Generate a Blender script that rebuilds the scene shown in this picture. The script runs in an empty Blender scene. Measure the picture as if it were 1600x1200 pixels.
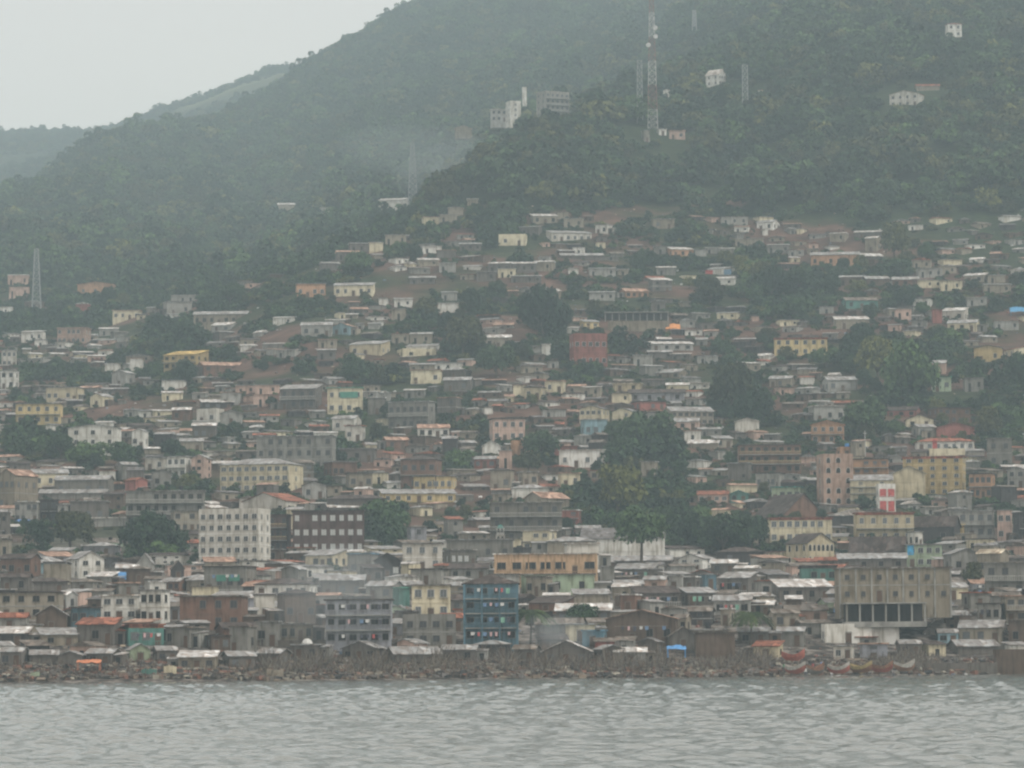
import bpy, math, random
import numpy as np
from mathutils import Vector, Matrix
random.seed(7)
rng = np.random.default_rng(11)
scene = bpy.context.scene
COL = scene.collection
PI = math.pi
# ---------------------------------------------------------------- camera
F = 6300.0                       # focal length in photo pixels (1600 wide)
CAMZ = 4.0
pitch = math.atan(424 / F)
roll = math.radians(-0.42)
R = Matrix.Rotation(PI / 2 + pitch, 3, 'X') @ Matrix.Rotation(roll, 3, 'Z')
cd = bpy.data.cameras.new('camera'); cam = bpy.data.objects.new('camera', cd); COL.objects.link(cam)
cam.location = (0, 0, CAMZ); cam.rotation_euler = R.to_euler()
cd.sensor_width = 36; cd.lens = 36 * F / 1600; cd.clip_start = 1; cd.clip_end = 20000
scene.camera = cam

def ray(px, py):
    v = R @ Vector(((px - 800) / F, (600 - py) / F, -1.0))
    return v / v.y                                    # scaled so that world y grows by 1
def at(px, py, D):
    v = ray(px, py)
    return Vector((v.x * D, D, CAMZ + v.z * D))
Rn = np.array(R); Ri = np.array(R.inverted())
def project(x, y, z):
    q = Ri @ np.array([x, y, z - CAMZ])
    return 800 + F * q[0] / -q[2], 600 - F * q[1] / -q[2]

# ---------------------------------------------------------------- terrain
# per column (a bearing): land profile as (distance, row on which it stands)
def city(shore):
    return [(shore, None), (shore + 14, 'b'), (shore + 34, 1006), (768, 950), (900, 900), (1000, 850), (1070, 800)]
COLS = {
 -2600: city(800) + [(1250,760),(1500,700),(1800,640),(2050,600),(2200,580),(2300,560),(2450,540),(2600,500),(2700,480),(3100,500),(4200,420),(5200,470)],
 -500: city(680) + [(1230,700),(1480,610),(1780,520),(2050,455),(2200,420),(2300,405),(2450,385),(2600,360),(2700,345),(3100,370),(4200,215),(5200,260)],
 0:   city(660) + [(1200,700),(1440,600),(1760,500),(2050,430),(2200,392),(2300,376),(2450,350),(2600,338),(2720,312),(3100,345),(4200,206),(5200,260)],
 165: city(660) + [(1190,700),(1400,600),(1700,500),(1980,430),(2150,390),(2250,370),(2450,325),(2700,255),(2900,224),(3300,255),(4200,202),(5200,260)],
 250: city(662) + [(1190,700),(1350,600),(1600,500),(1900,435),(2080,400),(2220,380),(2450,325),(2700,255),(2920,208),(3300,240),(4000,172),(5200,230)],
 341: city(665) + [(1185,700),(1320,600),(1480,510),(1560,478),(1620,462),(1850,462),(2200,380),(2600,270),(2950,186),(3300,215),(3950,139),(5200,200)],
 394: city(668) + [(1182,700),(1300,600),(1430,510),(1510,465),(1560,447),(1800,450),(2150,370),(2600,255),(2980,155),(3350,190),(3900,119),(5200,180)],
 437: city(670) + [(1180,700),(1295,600),(1410,505),(1500,450),(1545,432),(1780,436),(2150,350),(2600,235),(3000,130),(3400,170),(3900,104),(5200,160)],
 480: city(670) + [(1180,700),(1290,600),(1400,500),(1490,435),(1540,415),(1780,420),(2150,330),(2600,215),(3000,101),(3400,140),(3900,110),(5200,160)],
 560: city(674) + [(1180,700),(1290,600),(1400,500),(1500,410),(1560,378),(1780,392),(2150,300),(2600,170),(3050,55),(3400,90),(3900,100),(5200,150)],
 640: city(676) + [(1180,700),(1290,600),(1400,500),(1510,400),(1610,330),(1800,352),(2150,270),(2600,130),(3100,5),(3400,30),(3900,60),(5200,150)],
 740: city(680) + [(1180,700),(1290,600),(1400,500),(1510,400),(1670,268),(1850,300),(2200,215),(2650,80),(3150,-45),(3500,-30),(4200,0),(5200,60)],
 850: city(685) + [(1180,700),(1290,600),(1400,500),(1510,400),(1710,200),(1850,225),(2200,170),(2650,50),(3150,-90),(3500,-80),(4200,-40),(5200,0)],
 960: city(690) + [(1180,700),(1290,600),(1400,500),(1510,400),(1740,175),(1880,190),(2200,140),(2650,20),(3150,-120),(3500,-100),(4200,-60),(5200,0)],
 1040: city(693) + [(1180,700),(1290,600),(1400,500),(1515,400),(1725,203),(1830,160),(2200,120),(2650,10),(3100,-120),(3500,-100),(4200,-60),(5200,0)],
 1130: city(697) + [(1180,700),(1290,600),(1400,500),(1515,400),(1720,210),(1840,130),(2150,80),(2550,-20),(3000,-130),(3500,-110),(4200,-60),(5200,0)],
 1280: city(702) + [(1180,700),(1290,600),(1400,500),(1510,400),(1700,215),(1830,110),(2050,30),(2350,-60),(2800,-140),(3500,-120),(4200,-60),(5200,0)],
 1450: city(708) + [(1180,700),(1290,600),(1400,500),(1500,400),(1680,220),(1800,120),(1980,25),(2250,-70),(2700,-150),(3500,-120),(4200,-60),(5200,0)],
 1620: city(714) + [(1180,700),(1290,600),(1390,500),(1490,400),(1660,225),(1780,125),(1950,30),(2200,-70),(2650,-150),(3500,-120),(4200,-60),(5200,0)],
 2100: city(720) + [(1180,700),(1290,600),(1390,500),(1490,410),(1660,250),(1780,160),(1950,80),(2200,-10),(2650,-90),(3500,-60),(4200,-20),(5200,0)],
 4200: city(900) + [(1200,790),(1290,770),(1390,740),(1490,710),(1660,680),(1780,640),(1950,610),(2200,560),(2650,520),(3500,500),(4200,480),(5200,500)],
}
ckeys = sorted(COLS)
for k in COLS:                                       # crests are lowered by the height of the trees that stand on them
    for i in range(Kn0 := 0, len(COLS[k])):
        d, y = COLS[k][i]
        if isinstance(y, (int, float)):
            if k < 1000 and i >= 13: d = 1800 + (d - 1800) * 1.42 if k > 341 else 2250 + (d - 2250) * 1.45
            elif i >= 13: d = 1800 + (d - 1800) * (1.42 - .30 * min((k - 1000) / 300, 1))
            COLS[k][i] = (d, y + (13 if i in (13, 14, 15) else 5 if i >= 17 else 10 if (i == 11 and k >= 500) else 0))
for k in COLS:                                       # behind the crest that closes the view the land falls away again
    if k < 700: continue
    L_ = COLS[k]; c_ = next((i for i in range(9, len(L_)) if L_[i][1] <= -28), None)
    if c_: L_[c_] = (L_[c_][0], max(L_[c_][1], -48)); 
    if c_:
        for i in range(c_ + 1, len(L_)): L_[i] = (L_[i][0], L_[c_][1] + 150 * (i - c_))
Kn = len(COLS[0])
ND = np.array([[COLS[k][i][0] for i in range(Kn)] for k in ckeys], float)
NZ = np.zeros_like(ND)
for a, k in enumerate(ckeys):
    for i in range(Kn):
        d, y = COLS[k][i]
        NZ[a, i] = 0.0 if y is None else (2.2 if y == 'b' else CAMZ + ray(k, y).z * d)
pxs = np.concatenate([np.linspace(-2600, -160, 30), np.linspace(-120, 1720, 231), np.linspace(1760, 4200, 30)])
D0, DSTEP = 600.0, 7.0
Ds = np.concatenate([np.arange(600, 1000, 4.0), np.arange(1000, 3200, 7.0), np.arange(3200, 7200, 25.0)])

def vnoise(x, y, seed):
    """smooth value noise on arrays"""
    xi = np.floor(x).astype(np.int64); yi = np.floor(y).astype(np.int64)
    fx = x - xi; fy = y - yi
    fx = fx * fx * (3 - 2 * fx); fy = fy * fy * (3 - 2 * fy)
    def h(a, b):
        n = (a * 374761393 + b * 668265263 + seed * 982451653) & 0xffffffff
        n = ((n ^ (n >> 13)) * 1274126177) & 0xffffffff
        return ((n ^ (n >> 16)) & 0xffff) / 32767.5 - 1
    return (h(xi, yi) * (1 - fx) + h(xi + 1, yi) * fx) * (1 - fy) + (h(xi, yi + 1) * (1 - fx) + h(xi + 1, yi + 1) * fx) * fy

TZ = np.zeros((len(pxs), len(Ds)))
for a, px in enumerate(pxs):
    j = int(np.clip(np.searchsorted(ckeys, px) - 1, 0, len(ckeys) - 2))
    t = (px - ckeys[j]) / (ckeys[j + 1] - ckeys[j]); t = min(max(t, 0), 1)
    nd = ND[j] * (1 - t) + ND[j + 1] * t; nz = NZ[j] * (1 - t) + NZ[j + 1] * t
    z = np.interp(Ds, nd, nz)
    below = Ds < nd[0]
    z[below] = -(nd[0] - Ds[below]) * 0.12
    TZ[a] = z
for _ in range(2):                                   # round the creases of the profiles
    s = TZ.copy(); s[:, 1:-1] = (TZ[:, :-2] + 2 * TZ[:, 1:-1] + TZ[:, 2:]) / 4
    TZ[:, 60:] = s[:, 60:]
AZ = (pxs - 800) / F
GX = AZ[:, None] * Ds[None, :]; GY = np.repeat(Ds[None, :], len(pxs), 0)
amp = np.clip((GY - 760) / 900, 0, 1)
TZ += amp * (vnoise(GX / 60, GY / 60, 1) * 3.0 + vnoise(GX / 22, GY / 22, 2) * 1.0)
TZ += np.clip((GY - 2100) / 600, 0, 1) * (vnoise(GX / 160, GY / 220, 3) * 10) * np.clip((4200 - GY) / 900, .25, 1)
def tz(x, y):
    px = 800 + F * x / y
    a = float(np.interp(px, pxs, np.arange(len(pxs)))); b = float(np.interp(y, Ds, np.arange(len(Ds))))
    i = min(int(a), len(pxs) - 2); j = min(int(b), len(Ds) - 2); u = a - i; v = b - j
    return (TZ[i, j] * (1 - u) + TZ[i + 1, j] * u) * (1 - v) + (TZ[i, j + 1] * (1 - u) + TZ[i + 1, j + 1] * u) * v
def column(px):
    a = float(np.interp(px, pxs, np.arange(len(pxs)))); i = min(int(a), len(pxs) - 2); u = a - i
    return TZ[i] * (1 - u) + TZ[i + 1] * u
def hit(px, py, dmin=600, dmax=7100):
    """distance at which the sight line through (px,py) first meets the land"""
    v = ray(px, py); z = CAMZ + v.z * Ds; g = column(800 + F * v.x)
    ok = np.nonzero((g >= z) & (Ds >= dmin) & (Ds <= dmax))[0]
    if len(ok) == 0: return None
    j = ok[0]
    if j == 0: return float(Ds[0])
    a = z[j - 1] - g[j - 1]; b = g[j] - z[j]
    return float(Ds[j - 1] + (Ds[j] - Ds[j - 1]) * (a / (a + b) if a + b > 0 else 0)) if a > 0 else float(Ds[j])

# ---------------------------------------------------------------- materials
MATS = {}
def nodes(name):
    m = bpy.data.materials.new(name); m.use_nodes = True
    nt = m.node_tree; b = nt.nodes['Principled BSDF']
    return m, nt, b
def ramp(nt, fac, stops):
    r = nt.nodes.new('ShaderNodeValToRGB'); e = r.color_ramp.elements
    e[0].position, e[0].color = stops[0][0], (*stops[0][1], 1); e[1].position, e[1].color = stops[-1][0], (*stops[-1][1], 1)
    for p, c in stops[1:-1]:
        n = e.new(p); n.color = (*c, 1)
    nt.links.new(fac, r.inputs[0]); return r.outputs[0]
def noise(nt, scale, coord='Object', det=4, vec=None, stretch=None):
    t = nt.nodes.new('ShaderNodeTexCoord'); n = nt.nodes.new('ShaderNodeTexNoise')
    n.inputs['Scale'].default_value = scale; n.inputs['Detail'].default_value = det
    if stretch:
        mp = nt.nodes.new('ShaderNodeMapping'); mp.inputs['Scale'].default_value = stretch
        nt.links.new(t.outputs[coord], mp.inputs[0]); nt.links.new(mp.outputs[0], n.inputs['Vector'])
    else: nt.links.new(t.outputs[coord], n.inputs['Vector'])
    return n.outputs['Fac']
def mixc(nt, fac, a, b, mode='MIX'):
    n = nt.nodes.new('ShaderNodeMix'); n.data_type = 'RGBA'; n.blend_type = mode
    for s, v in ((n.inputs[0], fac), (n.inputs[6], a), (n.inputs[7], b)):
        if isinstance(v, (int, float)): s.default_value = v
        elif isinstance(v, tuple): s.default_value = (*v, 1)
        else: nt.links.new(v, s)
    return n.outputs[2]
def objrand(nt):
    return nt.nodes.new('ShaderNodeObjectInfo').outputs['Random']
WALL = dict(w=(.80,.80,.76), c=(.74,.68,.50), y=(.70,.57,.30), k=(.34,.305,.245), g=(.25,.245,.225), G=(.38,.38,.36), d=(.07,.065,.065),
            b=(.15,.11,.085), p=(.62,.45,.38), o=(.52,.31,.19), r=(.37,.145,.12), m=(.135,.09,.082), B=(.13,.25,.33), L=(.27,.42,.49),
            t=(.11,.27,.24), e=(.40,.50,.36), n=(.17,.155,.14), q=(.22,.13,.095), a=(.33,.34,.38), i=(.66,.46,.29))
WNAME = dict(w='white', c='cream', y='yellow', k='beige', g='bare concrete', G='pale grey', d='dark timber', b='brown', p='pink', o='orange',
             r='red', m='maroon', B='blue', L='light blue', t='teal', e='pale green', n='weathered grey', q='brick', a='lilac grey', i='peach')
ROOF = dict(z=(.27,.28,.28), Z=(.52,.53,.52), d=(.075,.062,.056), s=(.17,.172,.175), r=(.26,.105,.065), k=(.38,.26,.20), w=(.55,.55,.52),
            g=(.22,.215,.20), B=(.12,.24,.34), G=(.10,.30,.22), R=(.40,.12,.07),
            n=(.17,.155,.135), c=(.50,.46,.36), t=(.05,.28,.24), o=(.50,.22,.10), y=(.55,.42,.15))
RNAME = dict(z='zinc', Z='bright tin', d='dark rusted', s='slate grey', r='rusty red', k='pinkish tan', w='whitish', g='concrete', B='bluish', G='green', R='orange-red',
            n='grey brown', c='cream', t='turquoise', o='orange', y='yellow')
for _k in WALL:
    ROOF.setdefault(_k, tuple(x * .8 for x in WALL[_k])); RNAME.setdefault(_k, WNAME[_k])
def wall_mat(c):
    k = 'wall' + c
    if k in MATS: return MATS[k]
    m, nt, b = nodes('painted_wall_' + WNAME[c].replace(' ', '_')); base = WALL[c]
    st = ramp(nt, noise(nt, 1.0, 'Object', 6, stretch=(1.6, 1.6, .22)), [(.36, (.60,.58,.54)), (.50, (.95,.95,.94)), (.75, (1,1,1))])
    bl = ramp(nt, noise(nt, .45, 'Object', 5), [(.35, (.76,.74,.71)), (.6, (1,1,1))])
    col = mixc(nt, 1.0, mixc(nt, 1.0, base, st, 'MULTIPLY'), bl, 'MULTIPLY')
    ov = ramp(nt, objrand(nt), [(0, (.66,.62,.57)), (.4, (.88,.87,.85)), (1, (1.0,1.0,1.0))])
    col = mixc(nt, 1.0, col, ov, 'MULTIPLY')
    nt.links.new(col, b.inputs['Base Color']); b.inputs['Roughness'].default_value = .9; b.inputs['Specular IOR Level'].default_value = .2
    MATS[k] = m; return m
def roof_mat(c):
    k = 'roof' + c
    if k in MATS: return MATS[k]
    m, nt, b = nodes('roof_sheet_' + RNAME[c].replace(' ', '_').replace('-', '_')); base = ROOF[c]
    t = nt.nodes.new('ShaderNodeTexCoord'); v = nt.nodes.new('ShaderNodeTexVoronoi'); v.inputs['Scale'].default_value = 1.0
    mp = nt.nodes.new('ShaderNodeMapping'); mp.inputs['Scale'].default_value = (1.15, .45, .45)
    nt.links.new(t.outputs['Object'], mp.inputs[0]); nt.links.new(mp.outputs[0], v.inputs['Vector'])
    sep = nt.nodes.new('ShaderNodeSeparateColor'); nt.links.new(v.outputs['Color'], sep.inputs[0])
    sheets = ramp(nt, sep.outputs[0], [(0, (.42,.36,.32)), (.3, (.78,.76,.74)), (.75, (1.0,1.0,1.0)), (1, (1.6,1.6,1.6))])
    rust = ramp(nt, noise(nt, .9, 'Object', 6), [(.40, base), (.66, tuple(x * y for x, y in zip(base, (.62,.50,.42))))])
    col = mixc(nt, 1.0, rust, sheets, 'MULTIPLY')
    nt.links.new(col, b.inputs['Base Color']); b.inputs['Roughness'].default_value = .55 if c in 'zZ' else .85
    b.inputs['Specular IOR Level'].default_value = .4 if c in 'zZ' else .2
    MATS[k] = m; return m
def flat_mat(name, c, rough=.85, var=.35, scale=1.5, spec=.2):
    if name in MATS: return MATS[name]
    m, nt, b = nodes(name)
    col = ramp(nt, noise(nt, scale, 'Object', 4), [(.3, tuple(x * (1 - var) for x in c)), (.7, tuple(min(1, x * (1 + var * .4)) for x in c))])
    nt.links.new(col, b.inputs['Base Color']); b.inputs['Roughness'].default_value = rough; b.inputs['Specular IOR Level'].default_value = spec
    MATS[name] = m; return m
def leaf_mat(name, dark, light):
    if name in MATS: return MATS[name]
    m, nt, b = nodes(name)
    g = nt.nodes.new('ShaderNodeNewGeometry')
    a = ramp(nt, g.outputs['Random Per Island'], [(0, dark), (1, light)])
    ov = ramp(nt, objrand(nt), [(0, (.45,.55,.58)), (.5, (1,1,1)), (.8, (1.45,1.45,1.15)), (1, (2.0,1.95,1.3))])
    c = mixc(nt, 1.0, a, ov, 'MULTIPLY')
    big = ramp(nt, noise(nt, .02, 'Generated', 2), [(.3, (.8,.85,.9)), (.7, (1.15,1.1,.9))])
    nt.links.new(c, b.inputs['Base Color']); b.inputs['Roughness'].default_value = .8; b.inputs['Specular IOR Level'].default_value = .15
    MATS[name] = m; return m

# ---------------------------------------------------------------- mesh helpers
class MB:
    def __init__(s): s.v = []; s.f = []; s.m = []
    def quad(s, pts, mi=0):
        n = len(s.v); s.v += [tuple(p) for p in pts]; s.f.append(tuple(range(n, n + len(pts)))); s.m.append(mi)
    def hexa(s, p, mi=0):                            # 8 corners: bottom 0-3, top 4-7
        n = len(s.v); s.v += [tuple(q) for q in p]
        for f in ((0,3,2,1),(4,5,6,7),(0,1,5,4),(1,2,6,5),(2,3,7,6),(3,0,4,7)):
            s.f.append(tuple(n + i for i in f)); s.m.append(mi)
    def box(s, x0, x1, y0, y1, z0, z1, mi=0):
        s.hexa([(x0,y0,z0),(x1,y0,z0),(x1,y1,z0),(x0,y1,z0),(x0,y0,z1),(x1,y0,z1),(x1,y1,z1),(x0,y1,z1)], mi)
    def bar(s, a, b, r, mi=0, r2=None, sides=4):
        a = Vector(a); b = Vector(b); d = (b - a)
        if d.length < 1e-6: return
        d.normalize(); u = d.cross(Vector((0, 0, 1)) if abs(d.z) < .9 else Vector((1, 0, 0))).normalized(); w = d.cross(u)
        r2 = r if r2 is None else r2; n = len(s.v)
        for p, q in ((a, r), (b, r2)):
            for i in range(sides):
                t = 2 * PI * i / sides; s.v.append(tuple(p + (u * math.cos(t) + w * math.sin(t)) * q))
        for i in range(sides):
            j = (i + 1) % sides; s.f.append((n + i, n + j, n + sides + j, n + sides + i)); s.m.append(mi)
        s.f.append(tuple(n + i for i in range(sides))[::-1]); s.m.append(mi)
        s.f.append(tuple(n + sides + i for i in range(sides))); s.m.append(mi)
    def mesh(s, name, mats, smooth=False):
        me = bpy.data.meshes.new(name); me.from_pydata(s.v, [], s.f)
        for m in (mats if isinstance(mats, (list, tuple)) else [mats]): me.materials.append(m)
        if any(s.m): me.polygons.foreach_set('material_index', s.m)
        if smooth: me.polygons.foreach_set('use_smooth', [True] * len(s.f))
        me.update(); return me
    def build(s, name, mats, parent=None, smooth=False):
        o = bpy.data.objects.new(name, s.mesh(name, mats, smooth)); COL.objects.link(o); o.parent = parent; return o
def link(name, me, parent=None, loc=(0,0,0), rz=0, sc=(1,1,1)):
    o = bpy.data.objects.new(name, me); COL.objects.link(o); o.parent = parent
    o.location = loc; o.rotation_euler = (0, 0, rz); o.scale = sc; return o
def empty(name, loc, rz=0):
    o = bpy.data.objects.new(name, None); COL.objects.link(o); o.location = loc; o.rotation_euler = (0, 0, rz); o.empty_display_size = 2; return o
def tag(o, label=None, cat=None, group=None, kind=None):
    if label: o['label'] = label
    if cat: o['category'] = cat
    if group: o['group'] = group
    if kind: o['kind'] = kind
    return o
# ---------------------------------------------------------------- unit pieces for facades
PANE = flat_mat('dark_window_glass', (.025,.028,.032), .35, .3, 3, .5)
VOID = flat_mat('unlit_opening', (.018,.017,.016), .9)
PALE = flat_mat('pale_louvre_glass', (.50,.52,.50), .6, .2, 4)
SHUT = flat_mat('grey_louvre_window', (.13,.14,.145), .6, .4, 4)
FRM = flat_mat('weathered_white_frame', (.55,.55,.52), .8)
FRD = flat_mat('dark_timber_frame', (.10,.085,.07), .9)
DOORM = flat_mat('door_boards', (.12,.075,.05), .85)
RAIL = flat_mat('balcony_rail', (.45,.45,.42), .8)
SLAB = flat_mat('stained_concrete_slab', (.30,.295,.27), .9, .4, .6)
def unit_window(pane, frame, arch=False):
    m = MB(); t = .08
    if not arch:
        m.quad([(-.5,-.02,0),(.5,-.02,0),(.5,-.02,1),(-.5,-.02,1)], 0)
        m.box(-.58, -.5, -.07, .02, -.06, 1.06, 1); m.box(.5, .58, -.07, .02, -.06, 1.06, 1)
        m.box(-.5, .5, -.07, .02, 1.0, 1.06, 1); m.box(-.64, .64, -.14, .02, -.12, -.06, 1); m.box(-.02, .02, -.05, 0, 0, 1, 1)
    else:
        pts = [(-.5,-.02,0),(.5,-.02,0)] + [(.5 * math.cos(a), -.02, .6 + .4 * math.sin(a)) for a in [PI * i / 8 for i in range(9)]]
        m.quad(pts, 0)
        for i in range(8):
            a, b = PI * i / 8, PI * (i + 1) / 8
            m.hexa([(.5*math.cos(a),-.08,.6+.4*math.sin(a)),(.58*math.cos(a),-.08,.6+.48*math.sin(a)),(.58*math.cos(a),.02,.6+.48*math.sin(a)),(.5*math.cos(a),.02,.6+.4*math.sin(a)),
                    (.5*math.cos(b),-.08,.6+.4*math.sin(b)),(.58*math.cos(b),-.08,.6+.48*math.sin(b)),(.58*math.cos(b),.02,.6+.48*math.sin(b)),(.5*math.cos(b),.02,.6+.4*math.sin(b))], 1)
        m.box(-.58, -.5, -.08, .02, 0, .6, 1); m.box(.5, .58, -.08, .02, 0, .6, 1)
    return m.mesh('window', [pane, frame])
FRK = flat_mat('weathered_grey_frame', (.17,.16,.145), .9)
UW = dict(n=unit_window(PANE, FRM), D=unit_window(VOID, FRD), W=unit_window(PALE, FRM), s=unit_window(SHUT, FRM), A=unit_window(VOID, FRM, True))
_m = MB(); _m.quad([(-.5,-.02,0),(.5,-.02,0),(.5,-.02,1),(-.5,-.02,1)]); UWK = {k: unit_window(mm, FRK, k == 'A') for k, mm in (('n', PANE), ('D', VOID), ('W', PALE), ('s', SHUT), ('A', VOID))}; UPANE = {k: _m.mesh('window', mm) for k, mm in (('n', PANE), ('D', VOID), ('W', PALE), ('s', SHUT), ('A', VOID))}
_m = MB(); _m.box(-.58,-.5,-.07,.02,-.06,1.06); _m.box(.5,.58,-.07,.02,-.06,1.06); _m.box(-.5,.5,-.07,.02,1.0,1.06); _m.box(-.02,.02,-.05,0,0,1); UFRAME = _m.mesh('frame', FRM)
_m = MB(); _m.box(-.64,.64,-.16,.02,-.13,-.06); USILL = _m.mesh('sill', SLAB)
_m = MB(); _m.box(-.5,.5,-.05,.02,0,1,0); _m.box(-.6,-.5,-.08,.02,0,1.05,1); _m.box(.5,.6,-.08,.02,0,1.05,1); _m.box(-.6,.6,-.08,.02,1.05,1.1,1); UDOOR = _m.mesh('door', [DOORM, FRK])
CLOTH = [flat_mat('washing_' + n, c) for n, c in (('white', (.58,.58,.56)), ('blue', (.15,.24,.38)), ('red', (.5,.12,.12)), ('pink', (.6,.4,.4)), ('dark', (.08,.08,.1)), ('green', (.2,.4,.3)))]
def garment(w, h, m):
    b = MB(); b.quad([(-w/2,0,0),(w/2,0,0),(w/2*.9,.05,-h),(0,-.08,-h*1.05),(-w/2*.9,.04,-h)]); return b.mesh('garment', m)
GARM = [garment(random.uniform(.4,.9), random.uniform(.5,.95), CLOTH[i]) for i in (0,0,1,3,2,3,4,4,5,1)]

HOUSES = []        # dicts: rect in the photo, distance, label info
def house(x0, x1, yt, yb, T, wall, roof, fl=1, nw=None, opts='', label=None, phrase=None, cat=None):
    o = {}
    for t in opts.split():
        k = t[0]; o[k] = float(t[1:]) if len(t) > 1 else 1.0
    px = (x0 + x1) / 2
    D = hit(px, yb); q_ = o.get('q')
    if q_ and (q_ > 1850 or D is None or q_ < D): D = q_
    if D is None: return None
    yaw = math.radians(o.get('a', random.uniform(-15, 15)))
    if 'l' not in o and 'x' not in o and x1 - x0 < 90: yaw += math.radians(random.uniform(-20, 20))
    Wapp = (x1 - x0) / F * D; H = (yb - yt) / F * D
    dep = o.get('e') or min(max(Wapp * .7, 4.0), 6.0 + 1.6 * fl)
    sy, cy = abs(math.sin(yaw)), math.cos(yaw)
    if dep * sy > Wapp * .6: dep = Wapp * .6 / sy
    ov = .35 if Wapp > 5 else .22
    if roof and T not in 'PU': Wapp = max(Wapp - 2 * ov * .8, Wapp * .85)
    w = max((Wapp - dep * sy) / cy, 1.5)
    dm = (dep * cy + w * sy) / 2
    P = at(px, yb, D); gz = P.z
    if not o.get('q'): gz = P.z
    root = empty('house', (P.x / D * (D + dm), D + dm, gz), yaw)
    if T in 'GEH': rh = o.get('h', 0) or min(max(.17 * (dep if T != 'E' else w), .7), H * (.4 if fl < 3 else .2))
    elif T == 'S': rh = min(max(.2 * dep, .5), H * .35)
    elif T == 'R': rh = min(.10 * dep, H * .2)
    else: rh = .25
    h = max(H - rh, 1.4)
    hw, hd = w / 2, dep / 2
    wm = wall_mat(wall); rm = roof_mat(roof)
    # walls
    b = MB()
    if T != 'U':
        b.box(-hw, hw, -hd, hd, -3.0, h)
        if T == 'G':
            for s in (-1, 1): b.hexa([(s*hw-.1*s,-hd,h),(s*hw,-hd,h),(s*hw,hd,h),(s*hw-.1*s,hd,h)] + [(s*hw-.1*s,-.01,h+rh-.02),(s*hw,-.01,h+rh-.02),(s*hw,.01,h+rh-.02),(s*hw-.1*s,.01,h+rh-.02)])
        if T == 'E':
            for s in (-1, 1): b.hexa([(-hw,s*hd-.1*s,h),(hw,s*hd-.1*s,h),(hw,s*hd,h),(-hw,s*hd,h)] + [(-.01,s*hd-.1*s,h+rh-.02),(.01,s*hd-.1*s,h+rh-.02),(.01,s*hd,h+rh-.02),(-.01,s*hd,h+rh-.02)])
        if T == 'S':
            for s in (-1, 1): b.hexa([(s*hw-.1*s,-hd,h),(s*hw,-hd,h),(s*hw,hd,h),(s*hw-.1*s,hd,h)] + [(s*hw-.1*s,-hd,h+.02),(s*hw,-hd,h+.02),(s*hw,hd,h+rh),(s*hw-.1*s,hd,h+rh)])
            b.box(-hw+.1, hw-.1, hd-.1, hd, h, h+rh)
        if T == 'P':
            for a in ((-hw,hw,-hd,-hd+.2),(-hw,hw,hd-.2,hd),(-hw,-hw+.2,-hd+.2,hd-.2),(hw-.2,hw,-hd+.2,hd-.2)): b.box(a[0],a[1],a[2],a[3],h,h+rh+.4)
        b.build('wall', wm, root)
    # roof
    b = MB(); t = .13
    def slope(p0, p1, p2, p3, mi=0):                  # thin sheet: eave p0 p1, ridge p2 p3
        b.hexa([p0, p1, p2, p3] + [(q[0], q[1], q[2] + t) for q in (p0, p1, p2, p3)], mi)
    hx, hy = hw + ov, hd + ov
    if T == 'G':
        dz = rh * ov / hd
        slope((-hx,-hy,h-dz),(hx,-hy,h-dz),(hx,0,h+rh),(-hx,0,h+rh)); slope((hx,hy,h-dz),(-hx,hy,h-dz),(-hx,0.01,h+rh),(hx,0.01,h+rh))
    elif T == 'E':
        dz = rh * ov / hw
        slope((-hx,hy,h-dz),(-hx,-hy,h-dz),(0,-hy,h+rh),(0,hy,h+rh)); slope((hx,-hy,h-dz),(hx,hy,h-dz),(.01,hy,h+rh),(.01,-hy,h+rh))
    elif T == 'H':
        r = max(hw - hd, 0) if w > dep else 0; r2 = max(hd - hw, 0) if dep > w else 0
        A = [(-hx,-hy,h),(hx,-hy,h),(hx,hy,h),(-hx,hy,h)]; B = [(p[0],p[1],h+.14) for p in A]; C = [(-r-.01,-r2-.01,h+rh),(r+.01,-r2-.01,h+rh),(r+.01,r2+.01,h+rh),(-r-.01,r2+.01,h+rh)]
        b.hexa(A + B); b.hexa([(p[0]*.999,p[1]*.999,h+.14) for p in A] + C)
    elif T == 'S':
        g = rh / dep
        slope((-hx,-hy,h+.03-ov*g),(hx,-hy,h+.03-ov*g),(hx,hy,h+.03+rh+ov*g),(-hx,hy,h+.03+rh+ov*g))
    elif T == 'R':
        slope((-hx,-hy,h+rh),(hx,-hy,h+rh),(hx,hy,h),(-hx,hy,h))
        b.box(-hw, hw, -hd, -hd+.1, h, h+rh)
    elif T == 'F': b.box(-hx, hx, -hy, hy, h, h + .25)
    elif T == 'P': b.box(-hw+.2, hw-.2, -hd+.2, hd-.2, h, h+.08)
    if T != 'U': b.build('roof', rm, root)
    fh = h / fl
    if T == 'U':                                       # bare frame: slabs on pillars
        for k in range(fl + 1):
            b = MB(); b.box(-hw, hw, -hd, hd, fh * k - .15 if k else -.9, fh * k + .1); b.build('floor_slab', SLAB, root)
        b = MB(); b.box(-hw + .2, hw - .2, hd * .5, hd * .5 + .2, .1, h - .16); b.build('wall', wall_mat('d'), root)  # back wall coloured near-black: interior shade behind the pillars, painted in
        n = max(int(w / 2.4), 2)
        pm = MB(); pm.box(-.15, .15, -.15, .15, 0, fh - .26); pme = pm.mesh('pillar', wm)
        for k in range(fl):
            for i in range(n + 1): link('pillar', pme, root, (-hw + .3 + (w - .6) * i / n, -hd + .3, fh * k + .105))
        nw = 0
    # windows and doors
    fr = list('nnsD') if fl > 1 or wall in 'wcyp' else list('DDsn')
    style = 'A' if 'A' in o else 'W' if 'W' in o else 's' if 'Y' in o else random.choice(fr)
    n = nw if nw is not None else max(1, int(w / (2.6 if fl > 1 else 3.4)))
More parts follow.
